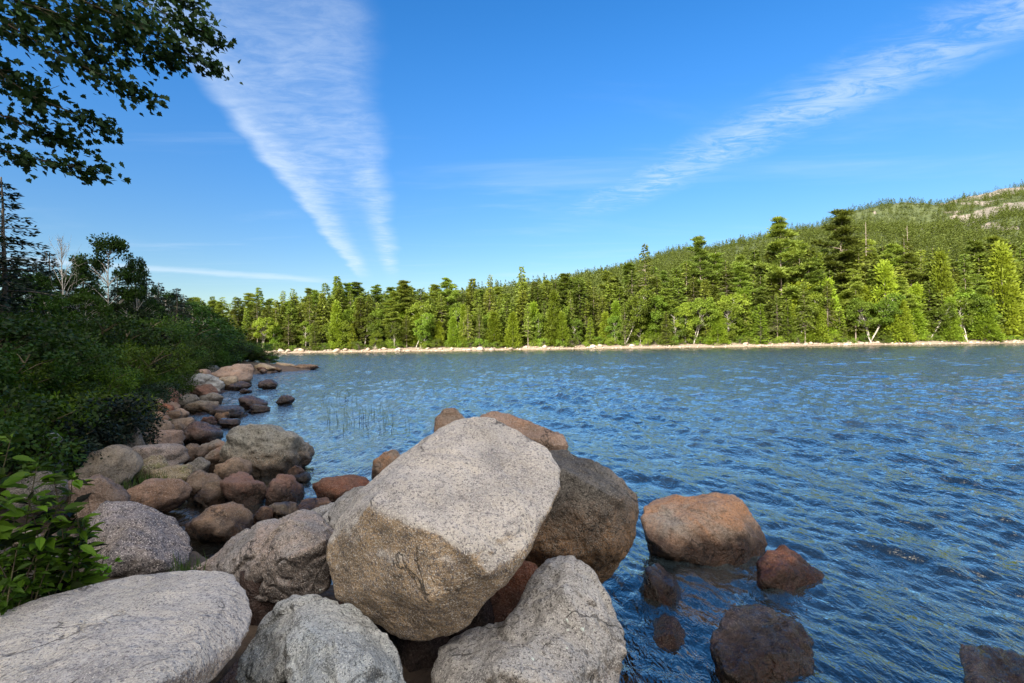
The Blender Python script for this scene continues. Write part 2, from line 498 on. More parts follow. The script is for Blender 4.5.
def hill_z(x, y):
    d = y - far_y(x)
    t = np.clip((y - 128) / 472, 0, 1.0)
    S = np.interp(x, HX, HZ) * 0.97
    e = np.where(t < 1, t * (1.25 - 0.25 * t), 1.0)
    fade = np.clip((y - 600) / 900, 0, 1)
    z = S * e * (1 - 0.35 * fade)
    beach = np.interp(d, [-400, -60, -8, -2, 0, 1.2, 2.5, 4.5, 8, 30], [-8, -5, -1.2, -0.35, -0.05, 0.35, 0.6, 1.0, 1.4, 2.6])
    bumpy = fbm2(x, y, 0.012, 4, 5) * np.clip((y - 200) / 200, 0, 1) * 9
    return beach + z + bumpy * np.clip(d / 30, 0, 1)


def left_z(x, y):
    s = (shore_x(y) - x) * 0.82
    h = np.interp(s, [-200, -20, -8, -3, -1, -0.3, 0, 0.3, 1.2, 3, 8, 30, 120], [-5, -5, -2.2, -1.1, -0.5, -0.2, -0.05, 0.06, 0.28, 0.55, 1.1, 2.6, 7])
    return h


def terrain(x, y):
    x = np.asarray(x, dtype=float); y = np.asarray(y, dtype=float)
    return np.maximum(left_z(x, y), np.where(y > 55, hill_z(x, y), -9))


def terr1(x, y):
    return float(terrain(np.array([x]), np.array([y]))[0])


def bare(x, y):
    """bare granite openings high on the hill"""
    n = fbm2(x * 0.8 + y * 0.5, y * 1.2, 0.011, 4, 31)
    z = hill_z(x, y)
    k = np.clip((z - 80) / 35, 0, 1) * np.clip((x - 60) / 120, 0, 1)
    n2 = fbm2(x * 0.9, y * 1.3, 0.045, 4, 37)
    return (n + 0.7 * n2 + 0.36 * k > 0.60) & (z > 62)


def polar_grid(angs, rads):
    A, Rr = np.meshgrid(angs, rads)
    X = np.sin(A) * Rr; Y = np.cos(A) * Rr
    n, k = len(rads), len(angs)
    idx = np.arange(n * k).reshape(n, k)
    q = np.stack([idx[:-1, :-1], idx[:-1, 1:], idx[1:, 1:], idx[1:, :-1]], -1).reshape(-1, 4)
    return X.ravel(), Y.ravel(), q[:, ::-1]


front_a = np.radians(np.arange(-62, 62, 0.22))
side_a = np.radians(np.arange(62, 298.01, 1.6))
angs = np.concatenate([front_a, side_a])
angs = np.append(angs, angs[0] + 2 * np.pi)
rads = np.concatenate([[0.02], np.geomspace(0.4, 110, 190), np.linspace(111, 135, 40), np.geomspace(137, 800, 130), np.geomspace(830, 6000, 25)])
gx, gy, gq = polar_grid(angs, rads)
gz = terrain(gx, gy)
near = np.clip(1 - np.hypot(gx, gy) / 60, 0, 1)
gz = gz + (fbm2(gx, gy, 1.7, 4, 3) * 0.07 + fbm2(gx, gy, 7, 2, 9) * 0.015) * near
gme = np_mesh('ground', np.stack([gx, gy, gz], 1), quads=gq)
bm_ = bare(gx, gy) & (gy > 150)
ca = gme.attributes.new('bare', 'FLOAT', 'POINT')
ca.data.foreach_set('value', bm_.astype(np.float32))
m, t, out = mat_new('ground_soil_and_gravel')
geo = t.node('ShaderNodeNewGeometry')
pos = geo.outputs['Position']
gX, gY, gZ = t.xyz(pos)
soil = t.mix(t.step(t.noise(pos, 3, 5, 0.7), 0.4, 0.6), (0.030, 0.024, 0.016), (0.07, 0.055, 0.04))
pebc = t.node('ShaderNodeTexVoronoi'); pebc.inputs['Scale'].default_value = 9; t.l.new(pos, pebc.inputs['Vector'])
peb = t.mix(t.noise(pebc.outputs['Color'], 3, 1), (0.05, 0.032, 0.024), (0.15, 0.11, 0.085))
gravel = t.mix(t.step(t.m('ADD', gZ, t.m('MULTIPLY', t.noise(pos, 2, 3), 0.4)), 0.45, 0.75), peb, soil)
forest = t.mix(t.step(t.noise(pos, 0.12, 5, 0.7), 0.4, 0.6), (0.045, 0.062, 0.02), (0.085, 0.105, 0.036))
beachc = t.mix(t.noise(pos, 1.4, 5, 0.8), (0.20, 0.15, 0.11), (0.42, 0.34, 0.27))
farm = t.step(gY, 55, 60)
beachm = t.m('SUBTRACT', 1.0, t.step(gZ, 0.75, 1.3))
c = t.mix(farm, gravel, t.mix(beachm, forest, beachc))
at = t.node('ShaderNodeAttribute'); at.attribute_name = 'bare'
gran = t.mix(t.step(t.noise(pos, 0.05, 5, 0.7), 0.38, 0.6), (0.27, 0.225, 0.20), (0.13, 0.12, 0.09))
c = t.mix(t.step(at.outputs['Fac'], 0.3, 0.7), c, gran)
c = t.mix(t.m('SUBTRACT', 1.0, t.step(gZ, -0.5, -0.02)), c, (0.035, 0.030, 0.022))
b = t.node('ShaderNodeBsdfPrincipled'); t.l.new(c, b.inputs['Base Color']); b.inputs['Roughness'].default_value = 0.95
bp = t.node('ShaderNodeBump'); bp.inputs['Strength'].default_value = 0.8; bp.inputs['Distance'].default_value = 0.06
t.l.new(t.m('ADD', t.noise(pos, 14, 5, 0.7), t.m('MULTIPLY', pebc.outputs['Distance'], -1.0)), bp.inputs['Height'])
t.l.new(bp.outputs[0], b.inputs['Normal'])
t.l.new(b.outputs[0], out.inputs[0])
gme.materials.append(m)
tag(add_obj('ground', gme), kind='structure')

# ------------------------------------------------------------------ water
wa = np.radians(np.concatenate([np.arange(-62, -50, 0.6), np.arange(-50, 50, 0.16), np.arange(50, 100, 0.8)]))
wr = np.geomspace(1.15, 175, 860)
wx, wy, wq = polar_grid(wa, wr)
rr = np.hypot(wx, wy)
dr = rr * (wr[1] / wr[0] - 1)
rng = np.random.default_rng(4)
z = np.zeros_like(wx)
calm = np.interp(rr, [2, 6, 14, 40], [0.75, 0.9, 1.0, 1.0])
shel = np.interp(wx - shore_x(wy), [0, 1.5, 5, 12], [0.25, 0.45, 0.8, 1.0])
gust = 1 + 0.35 * fbm2(wx, wy, 0.13, 3, 77)
for k in range(84):
    lam = 0.10 * (22 ** rng.random())
    if k % 3 != 0: th = R(24) + rng.normal() * 0.42
    else: th = R(70) + rng.normal() * 0.8
    slope = 0.046 * (1.45 if lam < 0.35 else 0.95 if lam < 0.9 else 0.62)
    a = slope * lam / (2 * math.pi)
    ph = rng.random() * 6.28
    kx, ky = math.cos(th) * 2 * math.pi / lam, math.sin(th) * 2 * math.pi / lam
    # slowly bent crests
    arg = kx * wx + ky * wy + ph + 0.7 * np.sin(0.31 * wx / lam ** 0.5 + 0.23 * wy / lam ** 0.5 + k)
    fade = np.clip((lam / dr - 2.2) / 2.0, 0, 1)
    sv = np.sin(arg)
    z += a * fade * (sv + 0.25 * np.cos(2 * arg)) 
z *= calm * shel * gust
dep = np.clip(-terrain(wx, wy), 0, 3)
wme = np_mesh('lake_water', np.stack([wx, wy, z], 1), quads=wq[:, ::-1])
print('water normal z', wme.polygons[1000].normal.z, 'ground', gme.polygons[3000].normal.z)
wme.attributes.new('depth', 'FLOAT', 'POINT').data.foreach_set('value', dep.astype(np.float32))
m, t, out = mat_new('lake_water')
da = t.node('ShaderNodeAttribute'); da.attribute_name = 'depth'
geo = t.node('ShaderNodeNewGeometry'); pos = geo.outputs['Position']
mp = t.node('ShaderNodeMapping'); mp.inputs['Rotation'].default_value = (0, 0, R(24)); mp.inputs['Scale'].default_value = (1.6, 0.8, 1)
t.l.new(pos, mp.inputs[0])
n1 = t.noise(mp.outputs[0], 9, 3, 0.6, 0.4)
n2 = t.noise(mp.outputs[0], 2.6, 3, 0.6, 0.6)
n3 = t.noise(mp.outputs[0], 0.9, 2, 0.6, 0.5)
cd = t.node('ShaderNodeVectorMath', operation='LENGTH'); t.l.new(pos, cd.inputs[0])
dist = cd.outputs['Value']
hh = t.m('ADD', t.m('MULTIPLY', n1, t.step(dist, 4, 20, 0.024, 0.045)), t.m('MULTIPLY', n2, t.step(dist, 6, 30, 0.0, 0.20)))
hh = t.m('ADD', hh, t.m('MULTIPLY', n3, t.step(dist, 20, 60, 0.0, 0.30)))
bp = t.node('ShaderNodeBump'); bp.inputs['Strength'].default_value = 1.0; bp.inputs['Distance'].default_value = 1.0
t.l.new(hh, bp.inputs['Height'])
fr = t.node('ShaderNodeFresnel'); fr.inputs[0].default_value = 1.333; t.l.new(bp.outputs[0], fr.inputs['Normal'])
gl = t.node('ShaderNodeBsdfGlossy'); gl.inputs['Roughness'].default_value = 0.03; gl.inputs['Color'].default_value = (1.0, 0.97, 0.90, 1)
t.l.new(bp.outputs[0], gl.inputs['Normal'])
tr = t.node('ShaderNodeBsdfTransparent'); tr.inputs[0].default_value = (0.50, 0.46, 0.38, 1)
di = t.node('ShaderNodeBsdfDiffuse'); di.inputs[0].default_value = (0.018, 0.027, 0.033, 1)
body = t.node('ShaderNodeMixShader'); t.l.new(t.step(da.outputs['Fac'], 0.05, 1.3, 0.10, 0.93), body.inputs[0])
t.l.new(tr.outputs[0], body.inputs[1]); t.l.new(di.outputs[0], body.inputs[2])
mx = t.node('ShaderNodeMixShader'); t.l.new(t.m('MULTIPLY_ADD', fr.outputs[0], 2.25, 0.085, clamp=True), mx.inputs[0]); t.l.new(body.outputs[0], mx.inputs[1]); t.l.new(gl.outputs[0], mx.inputs[2])
t.l.new(mx.outputs[0], out.inputs[0])
wme.materials.append(m)
tag(add_obj('lake_water', wme), kind='structure')


# ------------------------------------------------------------------ tree building
class Leaves:
    """collects rhombic leaf faces"""
    def __init__(s): s.c = []; s.d = []; s.n = []; s.L = []; s.W = []

    def add(s, c, d, n, L_, W_):
        s.c.append(c); s.d.append(d); s.n.append(n)
        s.L.append(np.broadcast_to(L_, len(c))); s.W.append(np.broadcast_to(W_, len(c)))

    def arrays(s):
        c = np.concatenate(s.c); d = np.concatenate(s.d); n = np.concatenate(s.n)
        L_ = np.concatenate(s.L)[:, None]; W_ = np.concatenate(s.W)[:, None]
        d = d / (np.linalg.norm(d, axis=1, keepdims=True) + 1e-9)
        sd = np.cross(n, d); sd /= (np.linalg.norm(sd, axis=1, keepdims=True) + 1e-9)
        v = np.stack([c, c + d * L_ * 0.45 + sd * W_ * 0.5, c + d * L_, c + d * L_ * 0.45 - sd * W_ * 0.5], 1).reshape(-1, 3)
        q = np.arange(len(c) * 4).reshape(-1, 4)
        return v, q

    def mesh(s, name, mat):
        v, q = s.arrays()
        return np_mesh(name, v, quads=q, smooth=False, mats=[mat])


class Tubes:
    def __init__(s): s.V = []; s.Q = []; s.k = 0

    def add(s, pts, rad, n=6):
        pts = np.asarray(pts, float); rad = np.asarray(rad, float)
        ring = []
        T = np.gradient(pts, axis=0)
        T /= np.linalg.norm(T, axis=1, keepdims=True) + 1e-9
        up = np.array([0.0, 0, 1]) if abs(T[0][2]) < 0.8 else np.array([1.0, 0, 0])
        a = np.arange(n) * 2 * math.pi / n
        for p, t_, r in zip(pts, T, rad):
            u = np.cross(t_, up); u /= np.linalg.norm(u) + 1e-9
            w = np.cross(t_, u)
            ring.append(p + r * (np.cos(a)[:, None] * u + np.sin(a)[:, None] * w))
        s.V.append(np.concatenate(ring))
        m_ = len(pts)
        i = np.arange(m_ - 1)[:, None] * n + np.arange(n)[None]
        j = np.arange(m_ - 1)[:, None] * n + (np.arange(n)[None] + 1) % n
        q = np.stack([i, j, j + n, i + n], -1).reshape(-1, 4) + s.k
        s.Q.append(q); s.k += m_ * n

    def mesh(s, name, mat):
        return np_mesh(name, np.concatenate(s.V), quads=np.concatenate(s.Q), mats=[mat])


def rv(g, n): return g.normal(size=(n, 3))


def trunk_path(g, h, lean=0.02, seg=9):
    t = np.linspace(0, 1, seg)
    x = np.cumsum(g.normal(size=seg)) * lean * h * 0.15; y = np.cumsum(g.normal(size=seg)) * lean * h * 0.15
    x -= x[0]; y -= y[0]
    return np.stack([x, y, t * h], 1), t


def at_h(path, z):
    return np.array([np.interp(z, path[:, 2], path[:, 0]), np.interp(z, path[:, 2], path[:, 1]), z])


def conifer(seed, h, R0, base=0.1, whorl=0.42, per=6, droop=0.25, leafL=0.5, leafW=0.2, nleaf=12, power=0.8, gaps=0.1, tip_only=0.15, upturn=0.0, irregular=0.2, bark='bark', leaf='spruce', tr=0.12):
    g = np.random.default_rng(seed)
    T = Tubes(); Lf = Leaves()
    path, _ = trunk_path(g, h)
    T.add(path, np.linspace(tr, 0.02, len(path)) * (1 + 0.5 * np.exp(-np.linspace(0, 8, len(path)))), 7)
    zz = h * base
    while zz < h * 0.985:
        t = (zz / h - base) / (1 - base)
        if t < 0.06: prof = 0.75 * R0
        else: prof = R0 * (1 - t) ** power
        kk = max(3, int(per * (0.6 + 0.4 * (1 - t))))
        a0 = g.random() * 6.28
        for i in range(kk):
            if g.random() < gaps: continue
            a = a0 + i * 6.28 / kk + g.normal() * 0.25
            ln = max(0.25, prof * (1 + irregular * g.normal()))
            st = at_h(path, zz + g.normal() * 0.08)
            dirh = np.array([math.cos(a), math.sin(a), 0])
            s = np.linspace(0, 1, 5)
            up0 = 0.35 * (t - 0.35)
            pts = st + dirh * (s * ln)[:, None] + np.array([0, 0, 1]) * ((up0 * s - droop * s * s * (1 - t * 0.7) + upturn * s ** 3) * ln)[:, None]
            if ln > 0.8: T.add(pts, np.linspace(0.035 * ln / 2 + 0.008, 0.006, 5), 3)
            n = max(4, int(nleaf * ln / R0 + 3))
            u = tip_only + (1 - tip_only) * g.random(n) ** 0.8
            c = np.stack([np.interp(u, s, pts[:, j]) for j in range(3)], 1)
            side = np.array([-dirh[1], dirh[0], 0])
            sgn = np.where(g.random(n) < 0.5, -1, 1)
            wd = (0.16 + 0.25 * (1 - u)) * ln * 0.8
            off = g.random(n) * wd * sgn
            c = c + side * off[:, None] + np.array([0, 0, 1]) * (g.normal(size=n) * 0.05 * ln ** 0.5)[:, None]
            d = dirh + side * (sgn * (0.5 + 0.6 * g.random(n)))[:, None] + np.array([0, 0, -droop * 0.8 + upturn])[None] + rv(g, n) * 0.28
            nn = np.array([0, 0, 0.8]) + dirh * 0.55 + rv(g, n) * 0.5
            sz = 0.75 + 0.5 * g.random(n)
            Lf.add(c, d, nn, leafL * sz, leafW * sz)
        zz += whorl * (0.7 + 0.6 * g.random()) * (0.45 + 0.55 * (1 - t))
    # leader
    n = 10
    c = at_h(path, h * 0.97) + rv(g, n) * 0.04
    Lf.add(c, np.array([0, 0, 1.0]) + rv(g, n) * 0.35, rv(g, n), leafL * 0.7, leafW * 0.6)
    return T.mesh('trunk', M[bark]), Lf.mesh('crown', L[leaf])


def plates(seed, h, R0, base=0.14, nb=46, leafL=0.5, leafW=0.15, leaf='pine', bark='pinebark', tr=0.15, dens=52):
    """white pine: bare lower trunk, long level limbs with separate feathery plates"""
    g = np.random.default_rng(seed)
    T = Tubes(); Lf = Leaves()
    path, _ = trunk_path(g, h, 0.03)
    T.add(path, np.linspace(tr, 0.03, len(path)), 8)
    for i in range(nb):
        t = (i + g.random()) / nb
        zz = h * (base + (0.97 - base) * t)
        a = g.random() * 6.28
        prof = R0 * (0.55 + 0.9 * t) if t < 0.35 else R0 * (1.0 - ((t - 0.35) / 0.65) ** 1.1 * 0.85)
        ln = prof * (0.45 + 0.75 * g.random())
        dirh = np.array([math.cos(a), math.sin(a), 0])
        s = np.linspace(0, 1, 6)
        pts = at_h(path, zz) + dirh * (s * ln)[:, None] + np.array([0, 0, 1]) * ((0.12 * s - 0.18 * s * s + 0.22 * s ** 3 + 0.35 * t * s) * ln)[:, None]
        T.add(pts, np.linspace(0.02 * ln + 0.01, 0.01, 6), 4)
        side = np.array([-dirh[1], dirh[0], 0])
        ncl = int(4 + ln * 2.4)
        for k in range(ncl):
            u = 0.3 + 0.7 * g.random()
            c0 = np.array([np.interp(u, s, pts[:, j]) for j in range(3)]) + side * g.normal() * 0.25 * ln * (1.1 - u) + np.array([0, 0, 0.05 + 0.1 * g.random()])
            n = int(dens * (0.6 + 0.6 * g.random()))
            off = rv(g, n) * np.array([0.36, 0.36, 0.07])
            d = off * np.array([1, 1, 1.2]) + dirh * 0.25 + np.array([0, 0, 0.22]) + rv(g, n) * 0.15
            Lf.add(c0 + off * 0.7, d, np.array([0, 0, 0.8]) + dirh * 0.5 + rv(g, n) * 0.5, leafL * (0.7 + 0.5 * g.random(n)), leafW)
    return T.mesh('trunk', M[bark]), Lf.mesh('crown', L[leaf])


def broad(seed, h, R0, base=0.3, clumps=26, per=110, leafL=0.22, leafW=0.16, leaf='broad', bark='birch', tr=0.11, sq=0.8, stems=1, clump_r=0.6):
    g = np.random.default_rng(seed)
    T = Tubes(); Lf = Leaves()
    for sidx in range(stems):
        path, _ = trunk_path(g, h * 0.9, 0.06)
        lean = g.normal(size=2) * (0.03 if stems == 1 else 0.25)
        path[:, 0] += lean[0] * path[:, 2]; path[:, 1] += lean[1] * path[:, 2]
        T.add(path, np.linspace(tr, 0.015, len(path)), 6)
        for i in range(clumps // stems):
            t = g.random()
            zz = h * (base + (0.93 - base) * t)
            a = g.random() * 6.28
            prof = R0 * math.sin(math.pi * min(1, 0.18 + 0.78 * t)) ** 0.7
            ln = prof * (0.35 + 0.65 * g.random() ** 0.5)
            end = at_h(path, min(zz, h * 0.88)) + np.array([math.cos(a) * ln, math.sin(a) * ln, 0.25 * ln + (zz - min(zz, h * 0.88))])
            st = at_h(path, max(h * 0.12, min(zz, h * 0.88) - ln * 0.5))
            mid = (st + end) / 2 + np.array([0, 0, 0.1 * ln])
            T.add([st, mid, end], [0.03, 0.018, 0.006], 4)
            n = int(per * (0.6 + 0.8 * g.random()))
            r = clump_r * (0.7 + 0.6 * g.random())
            o = rv(g, n); o /= np.linalg.norm(o, axis=1, keepdims=True); o *= (g.random(n) ** 0.45)[:, None] * r
            o[:, 2] *= sq
            d = o + rv(g, n) * r * 0.6 + np.array([0, 0, -0.25 * r])
            Lf.add(end + o, d, np.array([0, 0, 1.0]) + rv(g, n) * 0.8, leafL * (0.7 + 0.6 * g.random(n)), leafW * (0.7 + 0.6 * g.random(n)))
    return T.mesh('trunk', M[bark]), Lf.mesh('crown', L[leaf])


def cone_cedar(seed, h, R0, n=5200, leafL=0.38, leafW=0.2, leaf='cedar'):
    g = np.random.default_rng(seed)
    T = Tubes(); Lf = Leaves()
    path, _ = trunk_path(g, h)
    T.add(path, np.linspace(0.12, 0.02, len(path)), 6)
    # sprays: small upswept fans in irregular tufts
    nt = n // 26
    for i in range(nt):
        t = g.random() ** 1.25
        a = g.random() * 6.28
        lobes = 1 + 0.16 * math.sin(a * 3 + seed + t * 9) + 0.12 * math.sin(a * 7 + t * 21)
        rad = R0 * (1 - t) ** 0.75 * lobes * (0.7 + 0.3 * g.random()) + 0.08
        c0 = at_h(path, min(h * (0.03 + 0.95 * t), h * 0.98)) + np.array([math.cos(a) * rad, math.sin(a) * rad, 0])
        k = 26
        o = rv(g, k) * np.array([0.22, 0.22, 0.26])
        d = np.array([math.cos(a) * 0.7, math.sin(a) * 0.7, 0.35]) + o * 1.5 + rv(g, k) * 0.3
        Lf.add(c0 + o, d, rv(g, k) + np.array([math.cos(a), math.sin(a), 0.8]), leafL * (0.7 + 0.6 * g.random(k)), leafW)
    return T.mesh('trunk', M['bark']), Lf.mesh('crown', L[leaf])


def snag(seed, h):
    g = np.random.default_rng(seed)
    T = Tubes()
    path, _ = trunk_path(g, h)
    T.add(path, np.linspace(0.11, 0.02, len(path)), 6)
    T2 = Tubes()
    for i in range(46):
        zz = h * (0.25 + 0.73 * g.random()); a = g.random() * 6.28; ln = (1 - zz / h) * 1.8 * (0.5 + g.random()) + 0.2
        st = at_h(path, zz); d = np.array([math.cos(a), math.sin(a), -0.1 + 0.3 * g.random()])
        T2.add([st, st + d * ln * 0.5, st + d * ln + np.array([0, 0, 0.08])], [0.025, 0.015, 0.006], 3)
    return T.mesh('trunk', M['pinebark']), T2.mesh('branches', M['pinebark'])


print('protos...')
PT = {}
PT['spruce'] = [conifer(11 + i, 13, 2.6, base=0.06, per=8, nleaf=24, leafL=0.62, leafW=0.26) for i in range(4)]
PT['ragged'] = [conifer(31 + i, 15, 2.4, base=0.26, whorl=0.5, per=6, nleaf=22, gaps=0.22, irregular=0.4, bark='pinebark', leafL=0.6, leafW=0.24, tr=0.12) for i in range(4)]
PT['fir'] = [conifer(51 + i, 10, 2.3, base=0.02, per=9, nleaf=24, droop=0.1, upturn=0.1, leafL=0.45, leafW=0.2, leaf='cedar' if i % 2 else 'spruce', power=0.95) for i in range(3)]
PT['pine'] = [plates(71 + i, 17, 3.7) for i in range(4)]
PT['cedar'] = [cone_cedar(91 + i, 8.5, 1.9) for i in range(3)]
PT['birch'] = [broad(111 + i, 9, 2.6, base=0.16 + 0.2 * (i % 2), stems=1 + i % 2, clumps=50, per=110, leafL=0.30, leafW=0.22, tr=0.08) for i in range(4)]
PT['bush'] = [broad(131 + i, 1.7, 1.2, base=0.05, stems=3, clumps=24, per=60, leafL=0.17, leafW=0.12, tr=0.03, clump_r=0.35, bark='bark', leaf='broad') for i in range(3)]
PT['snag'] = [snag(151 + i, 13) for i in range(2)]


def plant_tree(kind, name, loc, sc, rz, var=0, label=None, cat='tree', group=None, zs=1.0, second='crown'):
    tm, cm = PT[kind][var % len(PT[kind])]
    r = empty(name, loc, rz, (sc, sc, sc * zs))
    add_obj('trunk', tm, r)
    add_obj(second, cm, r)
    tag(r, label, cat, group)
    return r


KIND = {
    'spruce': ('spruce_tree', 'dense dark green spruce in the wood behind the far shore', 'spruces in the far wood'),
    'ragged': ('spruce_tree', 'tall ragged spruce with bare pale lower trunk in the wood behind the far shore', 'ragged spruces in the far wood'),
    'fir': ('fir_tree', 'short full fir branching to the ground at the edge of the far shore wood', 'firs in the far wood'),
    'pine': ('pine_tree', 'tall pine with level feathery limbs in the wood behind the far shore', 'pines in the far wood'),
    'cedar': ('cedar_tree', 'bright yellow green cone shaped cedar in the wood behind the far shore', 'cedars in the far wood'),
    'birch': ('birch_tree', 'light green leafy birch with pale trunk in the wood behind the far shore', 'birches in the far wood'),
}
rnd = random.Random(8)
H0 = {'spruce': 13, 'ragged': 15, 'fir': 10, 'pine': 17, 'cedar': 8.5, 'birch': 9, 'bush': 1.7, 'snag': 13}


def far_tree(px, ytop, dy, kind, label=None, zs=1.0, var=None, name=None, second='crown'):
    """a tree dy metres behind the far waterline whose top reaches ytop"""
    x = (px - 512) / FPX * 125
    for _ in range(3):
        y = float(far_y(np.array([x]))[0]) + dy
        x = ray(px, 300).x * y
    zb = terr1(x, y) - 0.15
    zt = P(px, ytop, y).z
    hgt = max(zt - zb, 1.0)
    sc = hgt / H0[kind] / zs
    kn = KIND.get(kind, (kind, '', ''))
    v = rnd.randrange(9) if var is None else var
    return plant_tree(kind, name or kn[0], (x, y, zb), sc, rnd.random() * 6.28, v, label or kn[1], 'tree', kn[2] if not label else None, zs, second)


# distinctive trees of the far shore
named = [
    (782, 218, 9, 'pine', 'tall twin topped pine with forked crown standing above the far shore wood', 0.95, 0),
    (843, 209, 12, 'pine', 'tallest dark pine of the far shore, its broad top breaking the hill skyline', 0.95, 1),
    (700, 236, 11, 'pine', 'pine with a small flat tuft at its top, left of the twin topped pine', 1.1, 2),
    (645, 243, 12, 'ragged', 'thin dark spire of a spruce poking alone above the skyline left of the pines', 1.25, 0),
    (1003, 247, 5, 'cedar', 'large bright yellow green cedar at the right edge of the far shore', 1.25, 0),
    (941, 254, 6, 'cedar', 'narrow pointed bright green cedar left of the large right hand cedar', 1.5, 1),
    (885, 262, 5, 'cedar', 'broad yellow green cedar below the tallest dark pine', 1.2, 2),
    (337, 303, 3, 'cedar', 'small bright green cedar close to the water at the left of the far shore', 1.25, 0),
    (463, 306, 4, 'cedar', 'slim yellow green cedar in the middle of the far shore', 1.5, 1),
    (554, 292, 4, 'cedar', 'rounded yellow green cedar in front of the grey trunks of the far shore', 1.2, 2),
    (257, 300, 3, 'ragged', 'grey green drooping spruce at the left end of the far shore', 0.9, 1),
    (338, 276, 14, 'spruce', 'dark pointed spruce rising above its neighbours left of centre', 1.1, 0),
    (490, 274, 14, 'ragged', 'thin spruce spire above the skyline near the middle of the far wood', 1.2, 2),
    (522, 266, 16, 'ragged', 'tallest thin spruce spire in the middle of the far wood', 1.3, 3),
    (405, 280, 10, 'pine', 'rounded pine crown above the left half of the far wood', 0.9, 3),
    (448, 278, 10, 'pine', 'full pine with layered limbs left of the slim cedar', 0.9, 0),
    (375, 330, 2, 'birch', 'small leaning birch with white trunk at the water left of centre', 1.0, 2),
    (420, 300, 3.5, 'birch', 'white trunked birch behind the stony beach in the left half', 1.0, 3),
    (625, 292, 4, 'birch', 'spreading birch with forked white trunk right of centre', 1.0, 1),
    (693, 298, 3.5, 'birch', 'yellow green birch with pale forked trunk at the water below the pines', 1.0, 3),
    (870, 295, 3, 'birch', 'birch with forked white trunk on the shore below the tallest pine', 1.0, 1),
    (740, 262, 9, 'pine', 'broad layered pine just left of the twin topped pine', 0.85, 2),
    (810, 258, 8, 'pine', 'bright layered pine between the two tallest pines', 0.8, 3),
    (975, 240, 14, 'pine', 'dark pine behind the large right hand cedar', 0.95, 1),
    (905, 235, 16, 'ragged', 'bare topped grey spruce on the right of the tallest pine', 1.1, 1),
]
for px, yt, dy, k, lab, zs, v in named:
    far_tree(px, yt, dy, k, lab, zs, v)
far_tree(868, 222, 22, 'snag', 'dead grey spire of a spruce above the trees below the bare hilltop', name='dead_tree', second='branches')
far_tree(908, 226, 24, 'snag', 'second dead grey spire right of the tallest pine', name='dead_tree', second='branches')
# tree line profile (px -> top y) for the ordinary trees
TPX = [190, 230, 260, 300, 340, 380, 420, 460, 500, 540, 600, 650, 700, 750, 800, 850, 900, 950, 1000, 1060]
TPY = [300, 296, 292, 290, 284, 288, 285, 284, 283, 282, 280, 268, 262, 258, 252, 248, 250, 252, 248, 246]
rows = [(3.5, 13.5, 0.62, ['birch', 'fir', 'cedar', 'cedar', 'birch', 'ragged']),
        (7.0, 12.5, 0.82, ['ragged', 'spruce', 'pine', 'birch', 'cedar', 'spruce']),
        (11.5, 11.5, 0.94, ['spruce', 'ragged', 'pine', 'ragged', 'spruce']),
        (17.0, 11.5, 1.0, ['spruce', 'ragged', 'pine', 'spruce', 'ragged']),
        (24.0, 13.5, 0.98, ['spruce', 'ragged', 'pine', 'spruce'])]
for dy, stp, f, kinds in rows:
    px = 186 + rnd.random() * 10
    while px < 1058:
        top = np.interp(px, TPX, TPY)
        base = 346
        h = (base - top) * f * (0.80 + 0.30 * rnd.random())
        k = rnd.choice(kinds)
        if k == 'pine' : h *= 1.05
        if k == 'birch': h *= 0.8
        if k == 'cedar': h *= 0.78
        if k == 'fir': h *= 0.75
        far_tree(px, base - h, dy + rnd.uniform(-1.6, 1.6), k, zs=rnd.uniform(0.75, 1.1) if k != 'birch' else 1.0)
        px += stp * (0.6 + 0.8 * rnd.random())
px = 262
while px < 1040:
    x = ray(px, 345).x * 121
    y = float(far_y(np.array([x]))[0]) + 1.6 + rnd.random() * 2.6
    x = ray(px, 345).x * y
    b = plant_tree('bush', 'bush', (x, y, terr1(x, y) - 0.1), rnd.uniform(0.6, 1.25), rnd.random() * 6.28, rnd.randrange(3), 'low yellow green bush at the foot of the trees along the far shore', 'bush', 'bushes along the far shore')
    px += rnd.uniform(4.5, 12)

# wood climbing the hill: one mass
g = np.random.default_rng(3)


def low_tree(g, h, r, n=70):
    z = g.random(n) ** 1.1
    a = g.random(n) * 6.28
    rr_ = r * (1 - z) ** 0.8 * (0.55 + 0.45 * g.random(n))
    c = np.stack([np.cos(a) * rr_, np.sin(a) * rr_, h * (0.08 + 0.9 * z)], 1)
    d = np.stack([np.cos(a), np.sin(a), -0.25 + 0.5 * z], 1) + g.normal(size=(n, 3)) * 0.3
    Lf = Leaves()
    Lf.add(c - d * 0.25, d, np.stack([np.cos(a) * 0.7, np.sin(a) * 0.7, a * 0 + 0.7], 1) + g.normal(size=(n, 3)) * 0.45, 1.35 * (0.4 + 0.6 * (1 - z)) + 0.3, 0.55)
    up = Leaves
    Lf.add(np.array([[0, 0, h * 0.86]] * 3), np.array([[0, 0, 1.0]] * 3) + g.normal(size=(3, 3)) * 0.05, g.normal(size=(3, 3)), h * 0.16, 0.35)
    return Lf.arrays()


